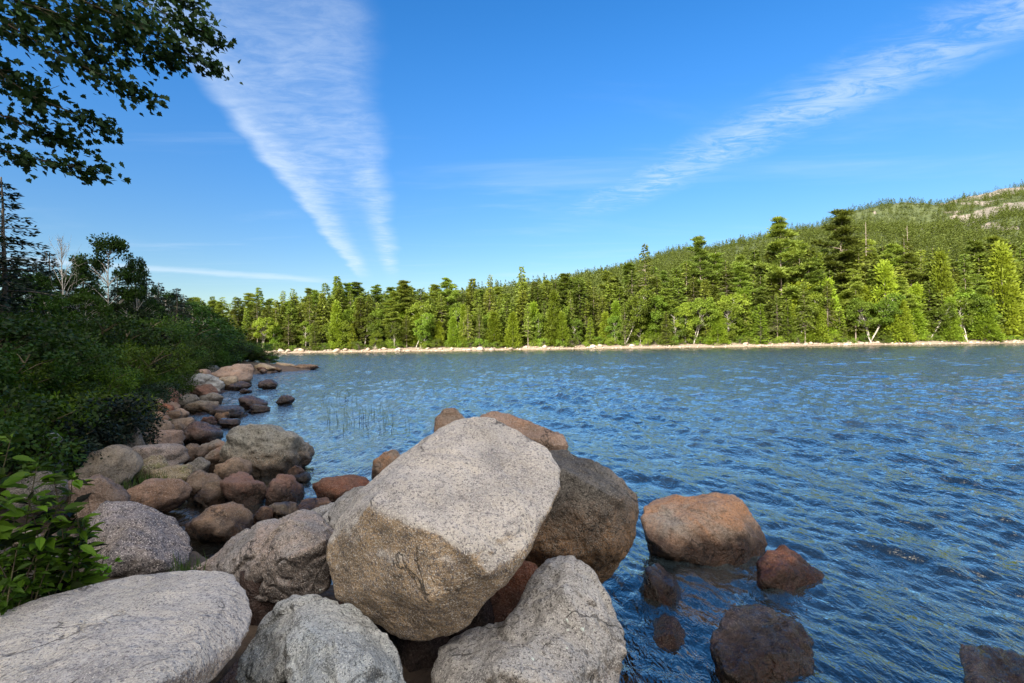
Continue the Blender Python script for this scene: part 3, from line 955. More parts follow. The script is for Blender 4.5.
lows = [low_tree(g, 1.0 * h_, r_, n_) for h_, r_, n_ in ((9, 1.9, 75), (11, 1.7, 75), (8, 2.3, 80), (10, 2.0, 80), (7, 2.6, 75))]
VV = []; QQ = []; kk = 0
cnt = 0
for _ in range(60000):
    if cnt > 14500: break
    y = 150 + 470 * g.random() ** 0.9
    ta = g.uniform(-0.42, 1.12)
    x = ta * y
    if g.random() > (y / 560) ** 0.9 + 0.1: continue
    if y < float(far_y(np.array([x]))[0]) + 28: continue
    if bare(np.array([x]), np.array([y]))[0] and g.random() > 0.35: continue
    v, q = lows[g.integers(5)]
    s = g.uniform(0.65, 1.15) * (1.0 if y < 420 else 0.8)
    if bare(np.array([x]), np.array([y]))[0]: s *= 0.5
    a = g.random() * 6.28
    ca_, sa_ = math.cos(a), math.sin(a)
    vv = v * s
    vv = np.stack([vv[:, 0] * ca_ - vv[:, 1] * sa_ + x, vv[:, 0] * sa_ + vv[:, 1] * ca_ + y, vv[:, 2] + terr1(x, y) - 0.3], 1)
    VV.append(vv.astype(np.float32)); QQ.append(q + kk); kk += len(v); cnt += 1
print('hill trees', cnt)
hf = add_obj('hillside_forest', np_mesh('hillside_forest', np.concatenate(VV), quads=np.concatenate(QQ), smooth=False, mats=[L['hill']]))
tag(hf, 'mass of conifer wood covering the long hillside beyond the lake', 'forest', None, 'stuff')

# ------------------------------------------------------------------ left bank: trees and shrubs
print('bank...')
PT['shrub'] = [broad(211 + i, 3.0, 1.9, base=0.03, stems=4, clumps=52, per=190, leafL=0.11, leafW=0.06, leaf=lf, bark='stem', tr=0.035, clump_r=0.42) for i, lf in enumerate(['shrub', 'shrub2', 'shrub', 'shrub3'])]
PT['lowshrub'] = [broad(221 + i, 1.2, 1.0, base=0.02, stems=4, clumps=32, per=150, leafL=0.075, leafW=0.045, leaf=lf, bark='stem', tr=0.018, clump_r=0.26) for i, lf in enumerate(['shrub', 'juniper', 'shrub3'])]
PT['bankspruce'] = [conifer(231 + i, 7, 1.9, base=0.08, whorl=0.30, per=8, nleaf=80, leafL=0.17, leafW=0.06, droop=0.2, irregular=0.3, leaf='juniper') for i in range(2)]
PT['bankbroad'] = [broad(241 + i, 8, 2.0, base=0.35, stems=1, clumps=34, per=200, leafL=0.16, leafW=0.11, leaf='shrub', bark='birch', tr=0.08, clump_r=0.5) for i in range(3)]
PT['bigshade'] = [broad(251 + i, 14, 4.6, base=0.25, stems=1, clumps=80, per=150, leafL=0.34, leafW=0.26, leaf='maple', bark='bark', tr=0.2, clump_r=1.1) for i in range(2)]
H0.update({'shrub': 3.0, 'lowshrub': 1.2, 'bankspruce': 7, 'bankbroad': 8, 'bigshade': 14})


def bank_plant(px, ytop, d, kind, name, label, cat, group=None, zs=1.0, var=0, second='crown', wide=1.0):
    r = ray(px, ytop)
    x = r.x * d
    zb = terr1(x, d) - 0.05
    zt = CAM_H + r.z * d
    sc = max(zt - zb, 0.4) / H0[kind]
    o = plant_tree(kind, name, (x, d, zb), sc, rnd.random() * 6.28, var, label, cat, group, 1.0, second)
    o.scale = (sc * wide, sc * wide, sc)
    return o


def bare_birch(seed, h):
    g = np.random.default_rng(seed)
    T = Tubes(); T2 = Tubes()
    path, _ = trunk_path(g, h, 0.03)
    T.add(path, np.linspace(0.085, 0.02, len(path)), 7)
    for i in range(26):
        t = 0.45 + 0.53 * g.random(); a = g.random() * 6.28; ln = (1.15 - t) * 2.6 * (0.6 + 0.6 * g.random())
        st = at_h(path, h * t)
        d = np.array([math.cos(a) * 0.6, math.sin(a) * 0.6, 0.85])
        mid = st + d * ln * 0.5; end = mid + (d + g.normal(size=3) * 0.25) * ln * 0.5
        T2.add([st, mid, end], [0.022, 0.013, 0.005], 4)
        for k in range(5):
            u = 0.4 + 0.6 * g.random(); s = st * (1 - u) + end * u
            e = s + (d + g.normal(size=3) * 0.6) * ln * 0.35
            T2.add([s, (s + e) / 2 + g.normal(size=3) * 0.02, e], [0.009, 0.006, 0.003], 3)
    return T.mesh('trunk', M['birch']), T2.mesh('branches', M['birch'])


PT['barebirch'] = [bare_birch(5, 6.5)]
H0['barebirch'] = 6.5
bank_plant(3, 177, 13.5, 'bankspruce', 'spruce_tree', 'dark spruce at the left edge of the photo with limbs reaching over the bank', 'tree', var=0, wide=1.0)
bank_plant(-75, 120, 12.0, 'bankspruce', 'spruce_tree', 'taller dark spruce cut off by the left edge of the photo', 'tree', var=1)
bank_plant(62, 238, 24, 'barebirch', 'birch_tree', 'leafless birch with thin white trunk rising from the dark left bank', 'tree', second='branches', wide=0.6)
bank_plant(50, 252, 25, 'bankspruce', 'spruce_tree', 'small dark spruce behind the leafless birch', 'tree', var=1)
bank_plant(104, 233, 27, 'bankbroad', 'birch_tree', 'leafy birch with round crown, tallest of the trees on the left bank', 'tree', var=0, wide=0.8)
bank_plant(135, 252, 28, 'bankbroad', 'birch_tree', 'leafy birch leaning right beside the tallest one on the left bank', 'tree', var=1, wide=0.55)
bank_plant(80, 262, 26, 'bankbroad', 'birch_tree', 'low dark leafy tree between the leafless birch and the tallest leafy birch', 'tree', var=2, wide=1.0)
bank_plant(30, 268, 23, 'bankbroad', 'birch_tree', 'dark leafy tree between the left edge spruce and the leafless birch', 'tree', var=1, wide=1.0)
bank_plant(147, 272, 34, 'bankspruce', 'spruce_tree', 'spruce with a sunlit top at the right end of the dark trees', 'tree', var=0)
bank_plant(128, 285, 31, 'bankspruce', 'spruce_tree', 'broad dark spruce below the leaning birch', 'tree', var=1, wide=1.3)
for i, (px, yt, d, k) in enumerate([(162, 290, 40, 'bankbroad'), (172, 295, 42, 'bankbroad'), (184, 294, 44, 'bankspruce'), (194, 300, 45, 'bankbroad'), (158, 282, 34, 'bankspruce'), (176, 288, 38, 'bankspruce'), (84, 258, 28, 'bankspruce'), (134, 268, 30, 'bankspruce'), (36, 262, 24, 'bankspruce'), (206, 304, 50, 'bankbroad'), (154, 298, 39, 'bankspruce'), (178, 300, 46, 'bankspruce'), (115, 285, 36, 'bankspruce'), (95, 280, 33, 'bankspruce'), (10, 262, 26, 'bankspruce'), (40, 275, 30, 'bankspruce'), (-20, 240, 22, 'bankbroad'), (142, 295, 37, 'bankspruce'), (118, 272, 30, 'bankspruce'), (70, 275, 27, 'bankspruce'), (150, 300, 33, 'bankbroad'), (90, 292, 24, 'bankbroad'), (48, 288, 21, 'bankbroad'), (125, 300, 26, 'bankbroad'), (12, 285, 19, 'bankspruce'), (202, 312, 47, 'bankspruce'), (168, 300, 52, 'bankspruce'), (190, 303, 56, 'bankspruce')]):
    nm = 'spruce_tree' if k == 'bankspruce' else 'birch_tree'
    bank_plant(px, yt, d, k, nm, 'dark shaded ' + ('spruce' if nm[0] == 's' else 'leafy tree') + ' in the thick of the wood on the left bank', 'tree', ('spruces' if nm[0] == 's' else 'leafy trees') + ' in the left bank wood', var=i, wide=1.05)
# white trunks in the dark gap
for px, yt in ((149, 292), (154.5, 294), (146, 310)):
    o = bank_plant(px, yt, 35, 'barebirch', 'birch_tree', 'thin white birch trunk in the dark gap at the end of the left wood', 'tree', 'white trunks in the gap', second='branches')
    o.scale = (0.45, 0.45, o.scale[2])
# sunlit trees at the root of the point
bank_plant(217, 318, 52, 'bankbroad', 'birch_tree', 'sunlit yellow green leafy tree beyond the end of the dark bank', 'tree', var=2, wide=1.4)
bank_plant(232, 328, 50, 'bankbroad', 'birch_tree', 'smaller leafy tree right of the sunlit one behind the rocky point', 'tree', var=0, wide=1.6)
bank_plant(200, 325, 48, 'bankbroad', 'birch_tree', 'leafy tree left of the sunlit one behind the rocky point', 'tree', var=1, wide=1.6)

# shrubs in ranks following the shoreline, front rank nearest the rocks
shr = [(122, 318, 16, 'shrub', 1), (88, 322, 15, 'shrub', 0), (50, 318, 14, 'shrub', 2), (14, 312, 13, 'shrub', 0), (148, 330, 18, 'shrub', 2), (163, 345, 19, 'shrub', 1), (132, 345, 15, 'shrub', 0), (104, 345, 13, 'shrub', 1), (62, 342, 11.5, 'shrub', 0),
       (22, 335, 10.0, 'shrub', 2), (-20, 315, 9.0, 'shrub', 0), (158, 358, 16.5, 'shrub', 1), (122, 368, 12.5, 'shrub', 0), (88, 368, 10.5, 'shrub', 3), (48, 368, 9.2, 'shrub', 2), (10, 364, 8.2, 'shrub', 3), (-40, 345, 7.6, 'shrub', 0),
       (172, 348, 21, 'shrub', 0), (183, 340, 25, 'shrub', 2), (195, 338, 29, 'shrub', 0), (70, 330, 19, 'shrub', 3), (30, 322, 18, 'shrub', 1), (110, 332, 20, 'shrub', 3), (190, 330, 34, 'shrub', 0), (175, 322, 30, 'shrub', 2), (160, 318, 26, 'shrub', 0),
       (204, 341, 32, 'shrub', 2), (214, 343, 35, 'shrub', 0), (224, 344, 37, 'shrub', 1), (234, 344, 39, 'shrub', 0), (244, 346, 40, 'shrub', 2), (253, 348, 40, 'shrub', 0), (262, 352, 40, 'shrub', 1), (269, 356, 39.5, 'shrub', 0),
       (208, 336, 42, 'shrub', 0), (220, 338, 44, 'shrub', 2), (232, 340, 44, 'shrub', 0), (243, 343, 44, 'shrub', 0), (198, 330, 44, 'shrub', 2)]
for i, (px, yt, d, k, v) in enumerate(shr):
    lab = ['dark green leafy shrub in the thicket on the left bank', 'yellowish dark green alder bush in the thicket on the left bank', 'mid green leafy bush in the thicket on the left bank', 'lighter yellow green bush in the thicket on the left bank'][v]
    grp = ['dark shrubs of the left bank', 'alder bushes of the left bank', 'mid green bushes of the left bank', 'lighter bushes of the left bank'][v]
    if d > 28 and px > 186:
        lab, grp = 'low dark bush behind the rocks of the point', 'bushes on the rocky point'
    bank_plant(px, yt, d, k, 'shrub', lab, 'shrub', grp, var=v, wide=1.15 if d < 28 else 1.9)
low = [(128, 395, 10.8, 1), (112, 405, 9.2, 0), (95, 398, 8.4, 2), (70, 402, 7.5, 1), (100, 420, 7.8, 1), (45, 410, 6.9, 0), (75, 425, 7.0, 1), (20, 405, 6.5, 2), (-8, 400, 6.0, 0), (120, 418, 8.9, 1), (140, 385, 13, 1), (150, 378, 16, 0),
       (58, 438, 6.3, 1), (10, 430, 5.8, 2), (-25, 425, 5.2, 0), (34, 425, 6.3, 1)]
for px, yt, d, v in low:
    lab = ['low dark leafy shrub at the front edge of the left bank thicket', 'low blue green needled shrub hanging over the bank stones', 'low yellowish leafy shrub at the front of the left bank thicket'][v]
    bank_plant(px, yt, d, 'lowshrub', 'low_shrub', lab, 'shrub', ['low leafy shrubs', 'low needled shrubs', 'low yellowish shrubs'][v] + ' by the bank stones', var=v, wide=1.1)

# the wood behind the camera and to the left, whose shade covers the near shore
g = np.random.default_rng(12)
shade = [(-13, -14), (-8, -17), (-3, -19), (2, -21), (7, -23), (-17, -9), (-20, -4), (-14, -22), (-7, -25), (0, -28), (12, -27), (-22, -14), (-21, 2), (-25, 8), (-28, 15), (-33, 22), (-27, -2), (-34, 10), (-5, -12), (-10, -9), (4, -15), (-38, 12)]
for i, (x, y) in enumerate(shade):
    h = g.uniform(11, 15)
    plant_tree('bigshade', 'maple_tree', (x, y, terr1(x, y) - 0.1), h / 14, g.random() * 6.28, i, label='big leafy tree of the wood inland of the near shore', group='trees of the inland wood', cat='tree')

# ------------------------------------------------------------------ rocks
print('rocks...')


def disp(V, N, amp, size, seed, ridge=0.0):
    """rough weathered surface: large undulation, dents and pits"""
    s = 1.0 / size
    d = fbm(V, s * 1.3, 3, seed) * 0.55
    f = fbm(V, s * 4.5, 4, seed + 11, 0.55)
    d += f * 0.42
    d -= np.clip(0.12 - np.abs(fbm(V, s * 2.2, 3, seed + 23)), 0, 1) * ridge * 3
    d += fbm(V, s * 14, 4, seed + 5, 0.6) * 0.10
    return V + N * (d * amp)[:, None]


def hero(name, label, hulls, mat, seed, vox=0.016, smooth=8, amp=0.03, ridge=0.35, cat='boulder', back=0.5, group=None):
    """a boulder grown from convex lumps; every lump is a list of (px, py, depth) points on its visible surface"""
    tmp = bmesh.new()
    for hull in hulls:
        pts = [P(*p[:3]) for p in hull['pts']]
        dmax = max(p.y for p in pts)
        cx = sum(p[0] for p in hull['pts']) / len(hull['pts']); cy = sum(p[1] for p in hull['pts']) / len(hull['pts'])
        for p in hull['pts']:
            q = (cx + (p[0] - cx) * 0.62, cy + (p[1] - cy) * 0.62)
            pts.append(P(q[0], q[1], max(p[2], dmax - 0.25) + hull.get('back', back)))
        for p in hull.get('hid', []): pts.append(P(*p))
        b = bmesh.new()
        vs = [b.verts.new(p) for p in pts]
        r = bmesh.ops.convex_hull(b, input=vs)
        bad = [e for e in r['geom_interior'] + r['geom_unused'] if isinstance(e, bmesh.types.BMVert) and e.is_valid]
        bmesh.ops.delete(b, geom=list(set(bad)), context='VERTS')
        me_ = bpy.data.meshes.new('t'); b.to_mesh(me_); b.free()
        tmp.from_mesh(me_); bpy.data.meshes.remove(me_)
    me = bpy.data.meshes.new('lump'); tmp.to_mesh(me); tmp.free()
    o = bpy.data.objects.new('lump', me); COL.objects.link(o)
    rm = o.modifiers.new('r', 'REMESH'); rm.mode = 'VOXEL'; rm.voxel_size = vox
    sm = o.modifiers.new('s', 'SMOOTH'); sm.factor = 0.5; sm.iterations = smooth
    dg = bpy.context.evaluated_depsgraph_get()
    ev = o.evaluated_get(dg)
    e = ev.to_mesh()
    n = len(e.vertices)
    V = np.empty(n * 3, np.float32); e.vertices.foreach_get('co', V); V = V.reshape(-1, 3).astype(float)
    N = np.empty(n * 3, np.float32); e.vertices.foreach_get('normal', N); N = N.reshape(-1, 3).astype(float)
    nm = bpy.data.meshes.new_from_object(ev)
    ev.to_mesh_clear()
    bpy.data.objects.remove(o); bpy.data.meshes.remove(me)
    c = V.mean(0)
    V = disp(V, N, amp, np.ptp(V, axis=0).max() * 0.6, seed, ridge)
    c[2] = V[:, 2].min()
    nm.vertices.foreach_set('co', (V - c).astype(np.float32).ravel())
    nm.materials.clear(); nm.materials.append(M[mat])
    nm.polygons.foreach_set('use_smooth', np.ones(len(nm.polygons), dtype=bool))
    nm.update(); nm.name = name
    ob = add_obj(name, nm, None, tuple(c))
    return tag(ob, label, cat, group)


B1 = hero('boulder', 'huge pale wedge shaped granite boulder with tan front face, balanced on top of the pile', [dict(pts=[
    (464, 417, 3.2), (491, 419, 3.2), (522, 430, 3.15), (549, 448, 3.05), (561, 469, 2.86), (560, 487, 2.74), (547, 514, 2.56), (523, 554, 2.38), (497, 589, 2.34), (470, 623, 2.40),
    (452, 635, 2.42), (424, 641, 2.45), (393, 634, 2.5), (361, 615, 2.55), (336, 598, 2.6), (327, 567, 2.62), (327, 544, 2.65), (336, 521, 2.72), (357, 492, 2.85), (390, 468, 3.0), (421, 444, 3.1), (437, 428, 3.15),
    (371, 504, 2.47), (402, 519, 2.38), (437, 533, 2.31), (468, 553, 2.26), (486, 572, 2.25), (352, 532, 2.5), (430, 600, 2.28), (385, 590, 2.38)], back=0.35)],
    'pale', 101, vox=0.012, smooth=9, amp=0.028, ridge=0.25)
B2 = hero('boulder', 'dark streaked boulder with orange brown base leaning behind the huge pale boulder', [dict(pts=[
    (545, 449, 4.0), (563, 447, 4.0), (585, 455, 3.95), (607, 467, 3.9), (625, 481, 3.8), (639, 496, 3.75), (641.5, 512, 3.7), (638, 532, 3.65), (627, 554, 3.65), (607, 573, 3.65), (590, 578, 3.6), (530, 562, 3.5), (500, 540, 3.5), (505, 480, 3.8), (520, 455, 4.0),
    (600, 488, 3.4), (622, 500, 3.45), (560, 470, 3.5), (615, 545, 3.4), (560, 560, 3.35)], back=0.35, hid=[(560, 600, 3.9), (590, 592, 3.85)])],
    'darkgrey', 102, vox=0.015, smooth=5, amp=0.04, ridge=0.7)
B3 = hero('boulder', 'grey boulder with a raised shoulder and orange right flank at the bottom centre', [
    dict(pts=[(536, 570, 2.8), (545, 558, 2.85), (560, 555, 2.85), (572, 556, 2.82), (587, 566, 2.75), (604, 589, 2.68), (617, 614, 2.6), (622, 648, 2.5), (600, 660, 2.3), (555, 640, 2.35), (515, 608, 2.6), (497, 622, 2.5), (540, 625, 2.4), (565, 590, 2.5)], back=0.3),
    dict(pts=[(446, 640, 2.55), (483, 622, 2.6), (520, 606, 2.6), (560, 610, 2.5), (600, 625, 2.5), (622, 650, 2.45), (621, 685, 2.35), (612, 730, 2.3), (560, 790, 2.1), (480, 790, 2.1), (432, 730, 2.25), (429, 684, 2.35), (436, 652, 2.45), (500, 670, 2.1), (560, 690, 2.05), (450, 690, 2.2), (590, 700, 2.15)], back=0.35)],
    'grey', 103, vox=0.011, smooth=5, amp=0.038, ridge=1.0)
B4 = hero('boulder', 'blue grey rounded boulder in front of the huge pale boulder, left of the bottom centre', [dict(pts=[
    (294, 602, 2.45), (312, 599, 2.5), (331, 601, 2.5), (352, 609, 2.45), (370, 615, 2.4), (386, 628, 2.3), (399, 649, 2.2), (412, 684, 2.05), (415, 740, 1.95), (350, 790, 1.75), (280, 760, 1.8), (281, 690, 1.9), (286, 660, 2.0), (301, 624, 2.15), (335, 640, 1.95), (370, 660, 1.95), (340, 700, 1.75)], back=0.3),
    dict(pts=[(222, 690, 2.35), (238, 668, 2.42), (253, 645, 2.5), (264, 621, 2.5), (280, 606, 2.5), (300, 601, 2.5), (310, 640, 2.2), (290, 665, 2.15), (270, 700, 2.15), (240, 720, 2.2)], back=0.25)],
    'bluegrey', 104, vox=0.011, smooth=4, amp=0.042, ridge=1.0)
B5 = hero('boulder', 'broad flat topped pale granite slab filling the bottom left corner', [dict(pts=[
    (-90, 630, 2.1), (0, 620, 2.2), (33, 607, 2.3), (66, 594, 2.4), (105, 577, 2.5), (133, 572, 2.55), (173, 572, 2.5), (213, 569, 2.5), (234, 572, 2.45), (249, 589, 2.35), (254, 612, 2.2), (252, 632, 2.1), (238, 656, 1.98), (213, 684, 1.85), (150, 745, 1.6), (0, 800, 1.3), (-120, 780, 1.3),
    (200, 640, 1.86), (146, 690, 1.55), (60, 760, 1.3), (236, 600, 2.2), (100, 640, 1.85)], back=0.2)],
    'slab', 105, vox=0.014, smooth=7, amp=0.022, ridge=0.25, back=0.1)
B6 = hero('boulder', 'pinkish grey boulder with a ridge, wedged left of the huge pale boulder', [dict(pts=[
    (186, 570, 3.35), (205, 553, 3.35), (229, 537, 3.35), (255, 521, 3.35), (278, 514, 3.3), (298, 509, 3.3), (316, 507, 3.25), (330, 514, 3.1), (337, 530, 3.0), (338, 560, 2.85), (330, 590, 2.8), (300, 610, 2.8), (255, 605, 2.85), (240, 590, 2.9),
    (294, 522, 2.95), (232, 556, 3.0), (262, 535, 2.98), (325, 540, 2.8), (290, 560, 2.72), (240, 572, 2.92)], back=0.35, hid=[(215, 590, 3.0)])],
    'pinkgrey', 106, vox=0.012, smooth=3, amp=0.048, ridge=1.2)
B7 = hero('boulder', 'grey boulder mostly hidden behind the left side of the huge pale boulder', [dict(pts=[
    (329, 508, 3.6), (341, 496, 3.65), (356, 488, 3.65), (372, 482, 3.65), (395, 485, 3.6), (400, 530, 3.4), (370, 560, 3.3), (335, 550, 3.3), (328, 525, 3.4), (350, 510, 3.35)], back=0.35)],
    'grey', 107, vox=0.016, smooth=6, amp=0.03)
B8 = hero('boulder', 'large speckled purple grey boulder behind the leafy plant, left of the blue pool', [dict(pts=[
    (78, 570, 3.5), (79, 545, 3.6), (87, 515, 3.75), (105, 503, 3.85), (132, 502, 3.9), (151, 509, 3.85), (170, 521, 3.8), (184, 534, 3.7), (194, 548, 3.6), (194, 562, 3.5), (182, 577, 3.4), (150, 600, 3.3), (90, 600, 3.3), (120, 560, 3.2), (160, 560, 3.25), (130, 530, 3.4)], back=0.4)],
    'speckle', 108, vox=0.014, smooth=5, amp=0.045, ridge=0.8)
B9 = hero('boulder', 'dark blue wet slab in the gap left of the blue grey boulder', [dict(pts=[
    (212, 690, 2.3), (230, 668, 2.4), (255, 648, 2.5), (285, 650, 2.4), (300, 690, 2.2), (280, 760, 2.0), (200, 760, 2.0)], back=0.2)],
    'wetdark', 109, vox=0.016, smooth=5, amp=0.02)
B10 = hero('rock', 'dark reddish rock in the hollow under the right side of the huge pale boulder', [dict(pts=[
    (478, 600, 3.1), (497, 574, 3.15), (515, 559, 3.2), (535, 563, 3.2), (548, 580, 3.1), (530, 620, 2.95), (490, 640, 2.9)], back=0.3)],
    'red', 110, vox=0.016, smooth=6, amp=0.02, cat='rock')
B11 = hero('boulder', 'orange brown boulder with grey cap standing in the water right of the pile', [dict(pts=[
    (640, 520, 4.7), (643, 508, 4.8), (658, 499, 4.95), (680, 496, 5.0), (704, 494, 5.0), (733, 495, 5.0), (748, 506, 4.9), (760, 524, 4.75), (772, 545, 4.6), (764, 560, 4.5), (737, 568, 4.4), (703, 566, 4.37), (668, 553, 4.4), (646, 538, 4.5),
    (700, 520, 4.55), (735, 525, 4.5), (725, 505, 4.7)], back=0.35, hid=[(650, 560, 4.6), (700, 590, 4.5), (760, 580, 4.7)])],
    'orange', 111, vox=0.018, smooth=6, amp=0.04, ridge=0.6)
B12 = hero('rock', 'red pyramid shaped rock breaking the water beside the orange brown boulder', [dict(pts=[
    (757, 560, 4.15), (768, 552, 4.2), (783, 543, 4.25), (800, 556, 4.25), (818, 570, 4.2), (834, 581, 4.1), (818, 587, 4.0), (788, 596, 3.9), (762, 582, 3.95), (785, 570, 3.95)], back=0.2, hid=[(760, 610, 4.1), (840, 600, 4.1)])],
    'red', 112, vox=0.014, smooth=3, amp=0.035, ridge=0.8, cat='rock')
B13 = hero('rock', 'dark wet flat topped rock awash in the water at the bottom right of the pile', [dict(pts=[
    (707, 648, 3.05), (712, 628, 3.15), (726, 609, 3.25), (748, 604, 3.3), (768, 607, 3.3), (796, 622, 3.2), (814, 642, 3.1), (811, 672, 2.95), (795, 690, 2.85), (755, 695, 2.8), (725, 672, 2.85), (718, 655, 2.93), (770, 655, 2.93)], back=0.2, hid=[(720, 700, 2.9), (760, 730, 2.9), (800, 710, 2.9)])],
    'wetdark', 113, vox=0.013, smooth=3, amp=0.035, ridge=0.8, cat='rock')
B14 = hero('rock', 'dark brown rock at the bottom right corner of the water', [dict(pts=[
    (955, 655, 2.85), (960, 643, 2.9), (985, 645, 2.92), (1010, 650, 2.92), (1040, 662, 2.9), (1060, 690, 2.75), (1000, 700, 2.6), (965, 690, 2.65), (975, 665, 2.75)], back=0.1, hid=[(970, 720, 2.9), (1050, 720, 2.9)])],
    'wetdark', 114, vox=0.014, smooth=4, amp=0.03, ridge=0.5, cat='rock')
B15 = hero('rock', 'long reddish brown slab with a broken right end behind the huge pale boulder', [dict(pts=[
    (480, 417, 5.0), (489, 411, 5.05), (501, 411, 5.05), (524, 420, 4.95), (547, 431, 4.85), (565, 434, 4.8), (570, 445, 4.7), (569, 456, 4.65), (550, 452, 4.7), (500, 430, 4.8), (560, 445, 4.65)], back=0.3, hid=[(500, 500, 4.9), (550, 520, 4.8), (560, 490, 4.7)])],
    'pink', 115, vox=0.018, smooth=3, amp=0.03, cat='rock', ridge=0.6)
B16 = hero('rock', 'small brown rounded rock peeping over the top left of the huge pale boulder', [dict(pts=[
    (433, 430, 5.1), (435, 418, 5.2), (443, 410, 5.25), (455, 408, 5.25), (465, 418, 5.2), (468, 440, 5.1), (450, 440, 5.0)], back=0.3, hid=[(440, 500, 5.1), (460, 500, 5.1)])],
    'orange', 116, vox=0.016, smooth=6, amp=0.02, cat='rock')

ICO = {}


def ico(sub):
    if sub not in ICO:
        b = bmesh.new(); bmesh.ops.create_icosphere(b, subdivisions=sub, radius=1)
        b.verts.ensure_lookup_table()
        V = np.array([v.co[:] for v in b.verts]); F = np.array([[v.index for v in f.verts] for f in b.faces]); b.free()
        ICO[sub] = (V, F)
    return ICO[sub]


def rock_shape(seed, sub=4, facets=11, rough=2.0, flat=0.0):
    g = np.random.default_rng(seed)
    V, F = ico(sub)
    n = g.normal(size=(facets, 3)); n /= np.linalg.norm(n, axis=1, keepdims=True)
    facets += 3
    n = g.normal(size=(facets, 3)); n /= np.linalg.norm(n, axis=1, keepdims=True)
    dd = g.uniform(0.50, 0.84, facets)
    if flat: n = np.vstack([n, [0.05, -0.05, 1]]); dd = np.append(dd, 1 - flat)
    k = 15.0
    dots = np.clip(V @ n.T, 1e-3, None) / dd
    r = (1 + np.sum(dots ** k, 1)) ** (-1 / k)
    Q = V * r[:, None]
    Q = Q * (1 + 0.07 * rough * fbm(V, 1.6, 4, seed, 0.55)[:, None] + 0.025 * rough * fbm(V, 6.5, 4, seed + 9, 0.6)[:, None])
    mx, mn = Q.max(0), Q.min(0)
    return (Q - (mx + mn) / 2) / ((mx - mn) / 2), F


def rock(x0, y0, x1, y1, mat, label, zb=0.0, seed=None, sub=4, facets=11, flat=0.0, deep=0.8, cat='rock', group=None, name='rock', bury=0.28, rough=2.0):
    xc = (x0 + x1) / 2
    hor = 341.6 - (xc - 512) * 0.0135
    d0 = (CAM_H - zb) * FPX / (y1 - hor)
    w = (x1 - x0) / 2 * d0 / FPX
    b = w * deep
    ybot = y1 + (y1 - y0) * bury
    yc = (y0 + ybot) / 2
    dc = d0 + b * 0.55
    w *= dc / d0; b *= dc / d0
    phi = math.atan((yc - hor) / FPX)
    S = (ybot - y0) / 2 * dc / FPX * math.cos(phi)
    c = math.sqrt(max(S * S - (b * math.sin(phi)) ** 2, (0.45 * S) ** 2)) / math.cos(phi)
    seed = int(x0 * 7 + y0 * 13) if seed is None else seed
    V, F = rock_shape(seed, sub, facets, rough, flat)
    ctr = P(xc, yc, dc)
    me = np_mesh('rock', V * np.array([w, b, c]) + np.array([0, 0, c]), tris=F, mats=[M[mat]])
    yaw = math.atan2(-ctr.x, ctr.y) * 0.7
    o = add_obj(name, me, None, (ctr.x, ctr.y, ctr.z - c))
    o.rotation_euler = (0, 0, yaw)
    return tag(o, label, cat, group)


